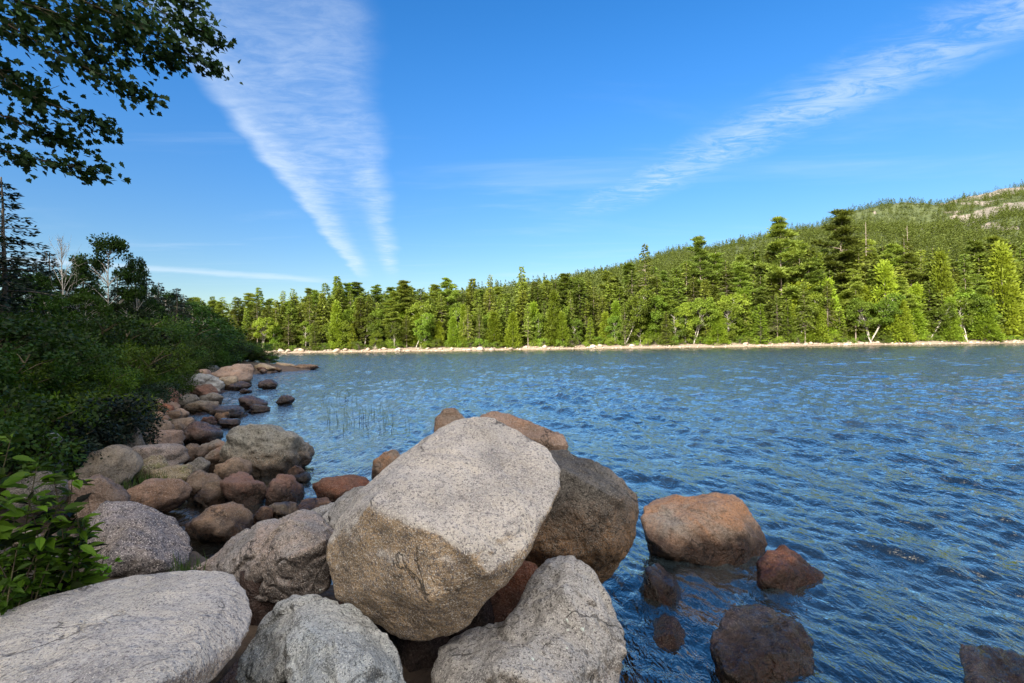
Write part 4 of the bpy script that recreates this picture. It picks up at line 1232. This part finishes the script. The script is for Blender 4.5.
RL = [
    # x0,y0,x1,y1, material, label, zb, kwargs
    (224, 421, 311, 474, 'greygreen', 'largest grey green boulder at the waterline of the left bank', 0.0, dict(sub=5, facets=8, seed=64, cat='boulder', name='boulder')),
    (166, 373, 222, 393, 'paleflat', 'long pale smooth slab at the foot of the dark thicket', 0.25, dict(facets=6, deep=0.6, cat='boulder', name='boulder')),
    (211, 364, 252, 384, 'pink', 'big squarish brown boulder near the root of the point', 0.1, dict(facets=8, cat='boulder', name='boulder')),
    (216, 376, 238, 388, 'tan', 'pale tan rounded rock in front of the big squarish boulder', 0.05, {}),
    (188, 369, 213, 381, 'pink', 'grey brown rock behind the right end of the pale slab', 0.3, {}),
    (203, 365, 220, 374, 'paleflat', 'bluish pale rock left of the big squarish boulder', 0.35, {}),
    (228, 381, 251, 390, 'wetdark', 'low dark wet rock right of the pale tan rounded rock', 0.0, {}),
    (258, 379, 277, 389, 'wetdark', 'dark brown rock alone in the water off the point', 0.0, {}),
    (277, 395, 294, 405, 'wetdark', 'outermost small dark rock in the water on the left', 0.0, {}),
    (239, 395, 267, 409, 'wetdark', 'dark brown dome shaped rock in the water', 0.0, dict(facets=6)),
    (248, 404, 270, 413, 'wetdark', 'low dark stone awash below the dome shaped rock', 0.0, {}),
    (211, 405, 247, 418, 'wetdark', 'flat dark red brown rock in the water left of the dome', 0.0, dict(facets=7)),
    (214, 412, 229, 423, 'brown', 'small brown rock in front of the flat dark rock', 0.0, {}),
    (201, 416, 217, 425, 'red', 'small reddish rock beside the little channel', 0.0, {}),
    (219, 418, 240, 428, 'wetdark', 'thin wave washed rock in the channel', -0.02, dict(flat=0.4)),
    (180, 420, 221, 444, 'wetdark', 'smooth purple grey wet slab sloping into the channel', 0.0, dict(facets=6)),
    (184, 400, 219, 413, 'greygreen', 'long grey green rock lying along the water', 0.0, dict(facets=7)),
    (178, 394, 199, 408, 'darkstone', 'dark grey rock left of the long grey green rock', 0.1, {}),
    (197, 392, 223, 404, 'darkstone', 'dark rock below the right end of the pale slab', 0.0, {}),
    (191, 384, 217, 397, 'red', 'red brown rock under the pale slab', 0.12, {}),
    (157, 385, 183, 400, 'red', 'red brown block at the left foot of the pale slab', 0.25, dict(facets=8)),
    (162, 396, 178, 405, 'red', 'small red rock below the red brown block', 0.25, {}),
    (132, 396, 148, 411, 'brown', 'grey brown rock half under the thicket', 0.4, {}),
    (145, 397, 164, 411, 'pink', 'pinkish brown rock beside the half hidden one', 0.35, {}),
    (161, 401, 179, 412, 'pink', 'brown rock right of the pinkish one', 0.25, {}),
    (151, 403, 173, 417, 'red', 'reddish rock in the middle of the heap of far stones', 0.25, {}),
    (171, 408, 188, 419, 'pink', 'brown grey rock near the mouth of the channel', 0.12, {}),
    (155, 410, 181, 424, 'brown', 'broad brown rock below the reddish one', 0.18, {}),
    (141, 411, 169, 431, 'pink', 'pinkish brown boulder at the edge of the thicket', 0.3, dict(cat='boulder', name='boulder', facets=8)),
    (171, 417, 195, 430, 'brown', 'brown rock left of the smooth wet slab', 0.08, {}),
    (167, 422, 185, 437, 'brown', 'brown oval rock at the upper left of the channel', 0.1, {}),
    (140, 420, 172, 439, 'brown', 'brown rock under the pinkish boulder', 0.3, {}),
    (143, 429, 181, 448, 'pink', 'wide brown boulder with a rounded back left of the channel', 0.2, dict(cat='boulder', name='boulder', facets=8)),
    (131, 430, 147, 445, 'tan', 'small tan rock left of the wide brown boulder', 0.3, {}),
    (160, 440, 182, 449, 'pink', 'flat greyish stone in front of the wide brown boulder', 0.15, {}),
    (122, 444, 185, 468, 'pinkgrey', 'long low grey slab across the near left stones', 0.22, dict(facets=8, deep=0.55, cat='boulder', name='boulder')),
    (184, 443, 207, 459, 'brown', 'dark brown rock by the water right of the long grey slab', 0.05, {}),
    (198, 439, 226, 461, 'orange', 'orange rock touching the left end of the largest boulder', 0.0, {}),
    (205, 446, 240, 470, 'orange', 'brown orange rock in front of the orange one', 0.0, {}),
    (217, 456, 251, 485, 'brown', 'round brown rock in front of the largest grey green boulder', 0.0, dict(facets=6, seed=12)),
    (287, 465, 306, 481, 'orange', 'small orange stone at the right foot of the largest boulder', 0.0, {}),
    (292, 473, 311, 484, 'wetdark', 'dark wet stone beside the small orange one', 0.0, {}),
    (180, 457, 209, 478, 'darkstone', 'grey rock between the mossy stones and the round brown rock', 0.1, {}),
    (133, 455, 169, 481, 'mossy', 'mossy tan pointed rock behind the reddish block', 0.2, {}),
    (148, 464, 194, 486, 'mossy', 'low tan rock with green moss behind the reddish block', 0.15, dict(facets=7)),
    (126, 479, 187, 508, 'pink', 'long reddish brown block like a loaf at the pool edge', 0.1, dict(facets=9, flat=0.25, deep=0.5, seed=7, cat='boulder', name='boulder')),
    (185, 470, 223, 497, 'brown', 'brown rock with reddish streaks right of the low mossy rock', 0.05, {}),
    (197, 480, 231, 505, 'brown', 'brown rounded rock above the blue pool', 0.0, dict(facets=7)),
    (223, 473, 267, 505, 'red', 'pinkish red oblong rock beyond the blue pool', 0.0, dict(facets=7, seed=19)),
    (267, 473, 303, 504, 'red', 'dark red round rock at the right end of the row', 0.0, dict(facets=6, seed=27)),
    (315, 474, 371, 506, 'red', 'dark red brown rock in the water left of the huge pale boulder', 0.0, dict(facets=7, seed=33)),
    (294, 498, 331, 513, 'pink', 'reddish tan rock behind the pinkish grey boulder', 0.05, {}),
    (266, 501, 302, 520, 'tan', 'flat tan rock with dark side behind the pinkish grey boulder', 0.02, {}),
    (253, 506, 273, 524, 'orange', 'small bright orange rock left of the flat tan one', 0.02, {}),
    (185, 503, 250, 543, 'brown', 'angular dark brown rock slanting out of the blue pool', 0.0, dict(facets=9, seed=41, cat='boulder', name='boulder')),
    (62, 473, 125, 511, 'pink', 'grey topped orange sided boulder left of the reddish block', 0.3, dict(facets=8, seed=52, cat='boulder', name='boulder')),
    (82, 446, 136, 486, 'tan', 'grey boulder with tan side behind the grey topped one', 0.3, dict(facets=8, seed=53, cat='boulder', name='boulder')),
    (8, 432, 62, 478, 'bluegrey', 'bluish grey boulder in the shade under the shrubs at the left edge', 0.45, dict(facets=8, seed=57, cat='boulder', name='boulder')),
    (108, 427, 146, 454, 'darkstone', 'dark rock in the shade between the shrubs and the long grey slab', 0.35, dict(facets=7)),
    (16, 470, 66, 505, 'darkstone', 'dark rock behind the leafy plant', 0.45, dict(facets=7)),
    (372, 449, 409, 484, 'orange', 'orange brown rock in the water behind the left shoulder of the huge pale boulder', 0.0, dict(facets=7, seed=61)),
    (639, 563, 681, 603, 'wetdark', 'dark wet rock awash between the pile and the orange brown boulder', -0.01, dict(facets=9, seed=66, bury=0.9, deep=1.5)),
    (636, 612, 688, 645, 'red', 'low reddish rock barely above the water right of the bottom centre boulder', -0.03, dict(facets=8, seed=67, bury=0.9, deep=1.3)),
    (253, 363, 279, 372, 'tan', 'pale tan rock at the root of the rocky point', 0.05, {}),
    (276, 362, 295, 370, 'tan', 'flat tan rock in the middle of the rocky point', 0.02, {}),
    (291, 364, 318, 370, 'brown', 'thin dark tip of the rocky point', 0.0, dict(flat=0.3)),
    (12, 528, 38, 546, 'tan', 'small tan stone behind the leafy plant stems', 0.6, {}),
    (42, 550, 60, 572, 'bluegrey', 'small grey stone low behind the leafy plant', 0.6, {}),
    (240, 388, 252, 393, 'wetdark', 'small dark stone just breaking the water below the low dark wet rock', 0.0, {}),
    (300, 505, 340, 540, 'grey', 'grey rock under the left edge of the hidden grey boulder', 0.3, dict(facets=7)),
    (395, 600, 450, 690, 'wetdark', 'added black stone that makes the deep shade in the gap under the huge pale boulder', 0.1, dict(facets=8)),  # stones from here on are added, black to put shade into the gaps
    (310, 590, 380, 660, 'wetdark', 'added black stone that makes the shade in the gap between the pinkish grey and blue grey boulders', 0.25, dict(facets=8, seed=4)),
    (425, 560, 500, 660, 'wetdark', 'added dark stone that makes the shade under the lower right corner of the huge pale boulder', 0.15, dict(facets=8, seed=6)),
    (240, 560, 300, 650, 'wetdark', 'added dark stone that makes the shade between the broad slab and the pinkish grey boulder', 0.2, dict(facets=8, seed=8)),
]
for x0, y0, x1, y1, mt, lab, zb, kw in RL:
    rock(x0, y0, x1, y1, mt, lab, zb, **kw)

# stones lying under the water beside the pile
g = np.random.default_rng(77)
n_ = 0
while n_ < 34:
    x = g.uniform(0.5, 2.6); y = g.uniform(2.4, 5.2)
    if x > 0.4 + y * 0.42: continue
    zt = terr1(x, y)
    if zt > -0.05: continue
    V, F = rock_shape(700 + n_, 3, 9)
    sz = g.uniform(0.10, 0.26)
    hh_ = min(sz * 0.7, max(0.06, (-0.05 - zt) * g.uniform(0.4, 1.0)))
    o = add_obj('rock', np_mesh('rock', V * np.array([sz, sz * 0.8, hh_]), tris=F, mats=[M[['red', 'wetdark', 'brown'][n_ % 3]]]), None, (x, y, max(zt, -0.45)))
    tag(o, 'brown stone lying under the clear shallow water beside the boulder pile', 'rock', 'submerged stones')
    n_ += 1

# filler stones in the gaps of the bank heap and along the point
g = np.random.default_rng(21)
fill = []
for _ in range(400):
    y = 4.2 + 32 * g.random() ** 1.2
    xs = float(shore_x(y))
    x = xs - g.uniform(-0.35, 1.6 + 0.05 * y)
    s = g.uniform(0.07, 0.17) * (1 + y * 0.03)
    if all((x - a) ** 2 + (y - b_) ** 2 > (s + s2) ** 2 * 0.8 for a, b_, s2 in fill): fill.append((x, y, s))
mats_f = ['brown', 'red', 'pink', 'orange', 'brown', 'tan']
shp = [rock_shape(900 + i, 3, 9) for i in range(8)]
fm = {}
for i, (x, y, s) in enumerate(fill[:170]):
    k = (i % 8, mats_f[i % 6])
    if k not in fm:
        V, F = shp[k[0]]
        fm[k] = np_mesh('stone', V * np.array([1, 0.8, 0.6]) + np.array([0, 0, 0.25]), tris=F, mats=[M[k[1]]])
    o = add_obj('stone', fm[k], None, (x, y, terr1(x, y) + 0.02))
    o.scale = (s, s, s); o.rotation_euler = (0, 0, g.random() * 6.28)
    cn = {'brown': 'brown', 'red': 'reddish', 'pink': 'pinkish brown', 'orange': 'orange', 'tan': 'tan'}[k[1]]
    tag(o, 'small %s stone filling a gap between the rocks of the left bank' % cn, 'stone', '%s filler stones of the left bank' % cn)

# stones of the far beach
shp2 = [rock_shape(950 + i, 2, 8) for i in range(5)]
fme = [np_mesh('beach_stone', V * np.array([1, 0.8, 0.6]) + np.array([0, 0, 0.3]), tris=F, mats=[M['shore']]) for V, F in shp2]
for i in range(290):
    px = 262 + 790 * (i + g.random()) / 290
    big_ = g.random() < 0.14
    s = g.uniform(0.16, 0.42) if not big_ else g.uniform(0.45, 0.9)
    x = ray(px, 345).x * 120
    y = float(far_y(np.array([x]))[0]) + g.uniform(-0.2, 2.0)
    o = add_obj('beach_stone', fme[i % 5], None, (x, y, terr1(x, y) - 0.02))
    o.scale = (s, s, s * g.uniform(0.7, 1.1)); o.rotation_euler = (0, 0, g.random() * 6.28)
    tag(o, ('large pale pink boulder on the far stony beach' if big_ else 'pale pink stone on the far stony beach'), 'stone', ('large beach boulders' if big_ else 'far beach stones'))

# ------------------------------------------------------------------ lichen spots on the near boulders


def bvh_of(o):
    me = o.data
    mw = o.matrix_world if False else Matrix.Translation(o.location)
    return BVHTree.FromPolygons([mw @ v.co for v in me.vertices], [p.vertices[:] for p in me.polygons])


m, t, out = mat_new('pale_lichen')
tc = t.node('ShaderNodeTexCoord')
cc = t.mix(t.noise(tc.outputs['Object'], 90, 3, 0.7), (0.42, 0.47, 0.45), (0.62, 0.66, 0.62))
b = t.node('ShaderNodeBsdfPrincipled'); t.l.new(cc, b.inputs['Base Color']); b.inputs['Roughness'].default_value = 0.95
t.l.new(b.outputs[0], out.inputs[0])
M['lichen'] = m
for ob, spots in ((B3, [(567, 620, .011), (568, 630, .008), (582, 629, .013), (594, 630, .008), (533, 659, .015), (567, 648, .009), (570, 612, .006)]), (B6, [(320, 590, .011), (317, 598, .008), (322, 600, .007), (260, 612, .009), (278, 601, .007)]), (B4, [(355, 609, .008), (362, 612, .009), (369, 614, .009), (349, 611, .006), (345, 612, .006)])):
    bv = bvh_of(ob)
    for px, py, r in spots:
        dirn = ray(px, py).normalized()
        loc, nor, _, _ = bv.ray_cast(Vector((0, 0, CAM_H)), dirn)
        if loc is None: continue
        n = 14
        bm = bmesh.new()
        q = nor.to_track_quat('Z', 'Y')
        cv = bm.verts.new(q @ Vector((0, 0, 0.004)))
        vs = []
        for i in range(n):
            a = i * 6.283 / n; rr2 = r * rnd.uniform(0.75, 1.15)
            vs.append(bm.verts.new(q @ Vector((math.cos(a) * rr2, math.sin(a) * rr2, -0.003))))
        for i in range(n): bm.faces.new((cv, vs[i], vs[(i + 1) % n]))
        me = bpy.data.meshes.new('lichen_spot'); bm.to_mesh(me); bm.free(); me.materials.append(M['lichen'])
        add_obj('lichen_spot', me, ob, tuple(loc - ob.location))


# ------------------------------------------------------------------ leaves with shape
def shaped_leaves(name, outline, C, D, N, S, mat, fold=0.18):
    """outline: half leaf points (x along, y side); leaves folded along the midrib"""
    C = np.asarray(C); D = np.asarray(D, float); N = np.asarray(N, float); S = np.asarray(S, float)
    D /= np.linalg.norm(D, axis=1, keepdims=True) + 1e-9
    B = np.cross(N, D); B /= np.linalg.norm(B, axis=1, keepdims=True) + 1e-9
    U = np.cross(D, B)
    k = len(outline)
    pts = [(0, 0)] + list(outline) + [(1, 0)] + [(a, -b_) for a, b_ in outline[::-1]]
    m_ = len(pts)
    X = np.array([p[0] for p in pts]); Y = np.array([p[1] for p in pts])
    Z = np.abs(Y) * fold - 0.22 * X * X
    V = C[:, None] + S[:, None, None] * (X[None, :, None] * D[:, None] + Y[None, :, None] * B[:, None] + Z[None, :, None] * U[:, None])
    n = len(C)
    # fans for both halves
    tip = k + 1
    tri = []
    up = list(range(0, tip + 1))
    mid = [0]
    lo = [tip] + list(range(tip + 1, m_)) + [0]
    for i in range(1, tip): tri.append((0, i, i + 1))
    for i in range(tip, m_ - 1): tri.append((0, i, i + 1))
    tri = np.array(tri)
    T_ = (tri[None] + (np.arange(n) * m_)[:, None, None]).reshape(-1, 3)
    return np_mesh(name, V.reshape(-1, 3), tris=T_, smooth=False, mats=[mat])


OV = [(0.08, 0.10), (0.22, 0.20), (0.27, 0.18), (0.42, 0.24), (0.47, 0.21), (0.62, 0.19), (0.67, 0.15), (0.85, 0.07)]
MAPLE = [(0.05, 0.10), (-0.02, 0.38), (0.22, 0.30), (0.30, 0.62), (0.45, 0.36), (0.60, 0.42), (0.66, 0.20), (0.84, 0.12)]

# overhanging maple at the upper left
g = np.random.default_rng(44)
sprays = [
    ([(-120, -90), (20, -40), (120, -8), (175, 18), (211, 36)], 5.0, 24),
    ([(-60, -60), (60, -10), (130, 22), (175, 45), (206, 66)], 4.9, 24),
    ([(-40, -40), (60, 20), (110, 40), (150, 50), (168, 60)], 5.2, 20),
    ([(-100, -20), (0, 20), (60, 55), (110, 80), (143, 95)], 4.6, 26),
    ([(-100, 20), (-20, 60), (30, 95), (70, 112), (101, 127)], 4.5, 24),
    ([(-120, 60), (-60, 90), (0, 115), (40, 130), (72, 142)], 4.4, 16),
    ([(-140, 90), (-60, 125), (0, 150), (50, 163), (97, 169)], 4.3, 15),
    ([(-100, -80), (0, -60), (100, -40), (150, -15), (190, 5)], 5.2, 30),
    ([(-100, -10), (-20, 10), (40, 28), (80, 45), (110, 62)], 4.7, 30),
    ([(-100, 10), (-60, 30), (-20, 55), (10, 78), (40, 100)], 4.6, 26),
    ([(-60, -60), (0, -30), (60, -10), (100, 5), (140, 20)], 4.8, 30),
    ([(-60, -30), (0, -5), (40, 8), (80, 20), (120, 34)], 4.4, 28),
]
trunk_base = np.array([-6.3, 2.6, 0.5])
mtr = empty('maple_tree', tuple(trunk_base))
T = Tubes(); Tb = Tubes()
tp = np.array([trunk_base * 0, [0.1, 0.1, 1.6], [0.05, 0.35, 3.2], [0.35, 0.7, 4.8], [0.4, 0.9, 6.6], [0.6, 1.0, 8.5]])
T.add(tp, [0.17, 0.14, 0.125, 0.105, 0.08, 0.04], 10)
LC = []; LD = []; LS = []
for pl, d, wpx in sprays:
    pts = np.array([P(x, y, d + 0.25 * i - 0.3)[:] for i, (x, y) in enumerate(pl)])
    j = min(range(1, len(tp)), key=lambda q: abs(tp[q][2] + trunk_base[2] - pts[0][2] + 0.8))
    full = np.vstack([trunk_base + tp[j], (trunk_base + tp[j] + pts[0]) / 2 + [0, 0, 0.15], pts])
    Tb.add(full - trunk_base, np.concatenate([[0.035, 0.022], np.linspace(0.011, 0.002, len(full) - 2)]), 5)
    s = np.linspace(0, 1, len(pts))
    seg = np.linalg.norm(np.diff(pts, axis=0), axis=1).sum()
    main = (pts[-1] - pts[0]) / np.linalg.norm(pts[-1] - pts[0])
    nt = int(seg / 0.014)
    for i in range(nt):
        u = (i + g.random()) / nt
        c0 = np.array([np.interp(u, s, pts[:, q]) for q in range(3)])
        wdt = wpx / FPX * d * (1.15 - u) ** 0.7
        off = g.normal(size=3) * np.array([0.6, 0.9, 0.42]) * wdt
        tipp = c0 + off + main * abs(g.normal()) * 0.10
        if g.random() < 0.3: Tb.add(np.array([c0 - main * 0.05, (c0 + tipp) / 2, tipp]) - trunk_base, [0.004, 0.003, 0.0015], 3)
        k = g.integers(3, 6)
        for _ in range(k):
            LC.append(tipp + g.normal(size=3) * 0.045)
            LD.append(main * 0.9 + g.normal(size=3) * 0.55 + np.array([0.1, 0, -0.35]))
            LS.append(g.uniform(0.042, 0.072))
# the rest of the crown above and left of the picture
for _ in range(3200):
    v = g.normal(size=3); v /= np.linalg.norm(v)
    LC.append(trunk_base + np.array([-0.4, 0.8, 7.0]) + v * np.array([2.8, 2.4, 2.0]) * g.random() ** 0.4)
    LD.append(g.normal(size=3)); LS.append(g.uniform(0.08, 0.13))
LC = np.array(LC)
# keep the left and upper crown clear of the open sky to the right
N_ = np.array([0, 0, 1.0]) + g.normal(size=LC.shape) * 0.5
add_obj('trunk', T.mesh('trunk', M['bark']), mtr)
add_obj('branches', Tb.mesh('branches', M['stem']), mtr)
add_obj('crown', shaped_leaves('crown', MAPLE, LC - trunk_base, np.array(LD), N_, np.array(LS), L['maple'], 0.1), mtr)
tag(mtr, 'maple whose leafy branches hang into the upper left corner against the sky', 'tree')


# leafy plants in the lower left foreground
def leafy(name, label, stems, seed, leaf_s=(0.085, 0.15), group=None, mat='plant', lpn=0.032):
    g = np.random.default_rng(seed)
    b0 = P(*stems[0][0]); base = np.array([b0.x, b0.y, terr1(b0.x, b0.y) - 0.03])
    r = empty(name, tuple(base)); Ts = Tubes()
    C = []; D = []; Nn = []; S = []
    for st, en in stems:
        a = np.array(P(*st)[:]); b_ = np.array(P(*en)[:])
        gz_ = terr1(a[0], a[1]) - 0.02
        a0 = np.array([a[0], a[1], min(gz_, a[2])])
        bend = np.array([g.normal() * 0.04, g.normal() * 0.04, 0.0])
        s = np.linspace(0, 1, 7)[:, None]
        pts = a0 + (b_ - a0) * s + bend * np.sin(s * math.pi) + np.array([1, 0, 0]) * (s ** 2) * 0.03
        Ts.add(pts - base, np.linspace(0.005, 0.0018, 7), 5)
        ln = np.linalg.norm(b_ - a0); n = max(5, int(ln / lpn))
        ang = g.random() * 6.28
        for i in range(n):
            u = 0.28 + 0.72 * (i + 1) / n
            c = np.array([np.interp(u, s[:, 0], pts[:, q]) for q in range(3)])
            ang += 2.4
            dh = np.array([math.cos(ang), math.sin(ang), 0.15 + 0.35 * u - g.random() * 0.5])
            sz = g.uniform(*leaf_s) * (1.1 - 0.45 * u)
            pet = c + dh * sz * 0.25
            Ts.add([c - base, pet - base], [0.0016, 0.0012], 3)
            for _ in range(1 if g.random() < 0.55 else 3):
                dd = dh + g.normal(size=3) * 0.3
                C.append(pet + g.normal(size=3) * 0.006); D.append(dd); Nn.append(np.array([0, -0.25, 1]) + g.normal(size=3) * 0.3); S.append(sz * g.uniform(0.75, 1.1))
        for _ in range(3):
            C.append(pts[-1]); D.append(np.array([g.normal() * 0.7, g.normal() * 0.7, 0.7])); Nn.append(g.normal(size=3)); S.append(0.04)
    add_obj('stems', Ts.mesh('stems', M['stem']), r)
    add_obj('leaves', shaped_leaves('leaves', OV, np.array(C) - base, D, Nn, S, L[mat], 0.3), r)
    return tag(r, label, 'plant', None)


leafy('leafy_plant', 'bright green leafy plant behind the bottom left slab, its tallest shoots reaching up', [((x0, 600, d), (x1, y1, d - 0.1)) for x0, x1, y1, d in
      ((10, 4, 440, 2.45), (25, 30, 468, 2.5), (40, 48, 482, 2.55), (50, 66, 480, 2.6), (30, 52, 505, 2.5), (46, 70, 512, 2.6), (20, 22, 500, 2.45), (55, 74, 540, 2.65), (5, -12, 470, 2.4), (60, 70, 545, 2.6), (35, 45, 520, 2.5), (15, 8, 520, 2.45), (-10, -20, 500, 2.4), (50, 78, 525, 2.65))], 5)
leafy('leafy_plant', 'darker leafy plant low at the left edge behind the bottom left slab', [((x0, 630, d), (x1, y1, d)) for x0, x1, y1, d in
      ((-20, -10, 560, 2.25), (0, 10, 550, 2.3), (15, 30, 555, 2.35), (30, 44, 560, 2.4), (45, 60, 570, 2.5), (-10, 0, 585, 2.25), (60, 75, 575, 2.6), (20, 22, 585, 2.35), (38, 40, 588, 2.4), (5, 14, 600, 2.3))], 6, (0.05, 0.09), mat='shrub2', lpn=0.03)
leafy('small_plant', 'little green sprig growing in front of the speckled purple boulder', [((98, 590, 3.0), (x1, y1, 2.95)) for x1, y1 in ((88, 566), (98, 558), (110, 562), (106, 572), (92, 575))], 7, (0.05, 0.07), lpn=0.03)


# tufts of grass among the mossy stones
def tuft(spots, name, label, hgt, seed, kindv, mat='grass'):
    g = np.random.default_rng(seed); Lf = Leaves()
    for x, y, z, n, r in spots:
        c = np.array([x, y, z]) + g.normal(size=(n, 3)) * np.array([r, r, 0.01])
        d = np.array([0, 0, 1.0]) + g.normal(size=(n, 3)) * 0.28
        Lf.add(c, d, g.normal(size=(n, 3)), hgt * g.uniform(0.5, 1.2, n), 0.007)
    o = add_obj(name, Lf.mesh(name, L[mat]))
    return tag(o, label, 'grass', None, kindv)


sp = []
for px, py, zb in ((140, 478, 0.3), (150, 476, 0.3), (160, 480, 0.25), (135, 470, 0.35), (172, 482, 0.2), (190, 575, 0.45), (184, 570, 0.5), (128, 485, 0.3), (188, 488, 0.1), (165, 404, 0.3), (150, 395, 0.5)):
    p = ground_hit(px, py, zb); sp.append((p.x, p.y, p.z - 0.08, 60, 0.06))
tuft(sp, 'grass', 'thin green grass growing between the bank stones', 0.17, 3, 'stuff')

# reeds standing in the shallow water
g = np.random.default_rng(9)
T = Tubes()
for i in range(85):
    px = g.choice([338, 352, 362, 370, 382, 395, 330]) + g.normal() * 6; py = g.uniform(412, 436)
    if i > 60: px = 320 + g.random() * 40; py = g.uniform(395, 408)
    p = ground_hit(px, py); h = g.uniform(0.12, 0.42)
    T.add([[p.x, p.y, -0.2], [p.x + g.normal() * 0.01, p.y, h * 0.5], [p.x + g.normal() * 0.04, p.y, h]], [0.004, 0.0035, 0.002], 3)
tag(add_obj('reeds', T.mesh('reeds', L['grass'])), 'sparse thin reeds standing in the shallow water', 'reeds', None, 'stuff')
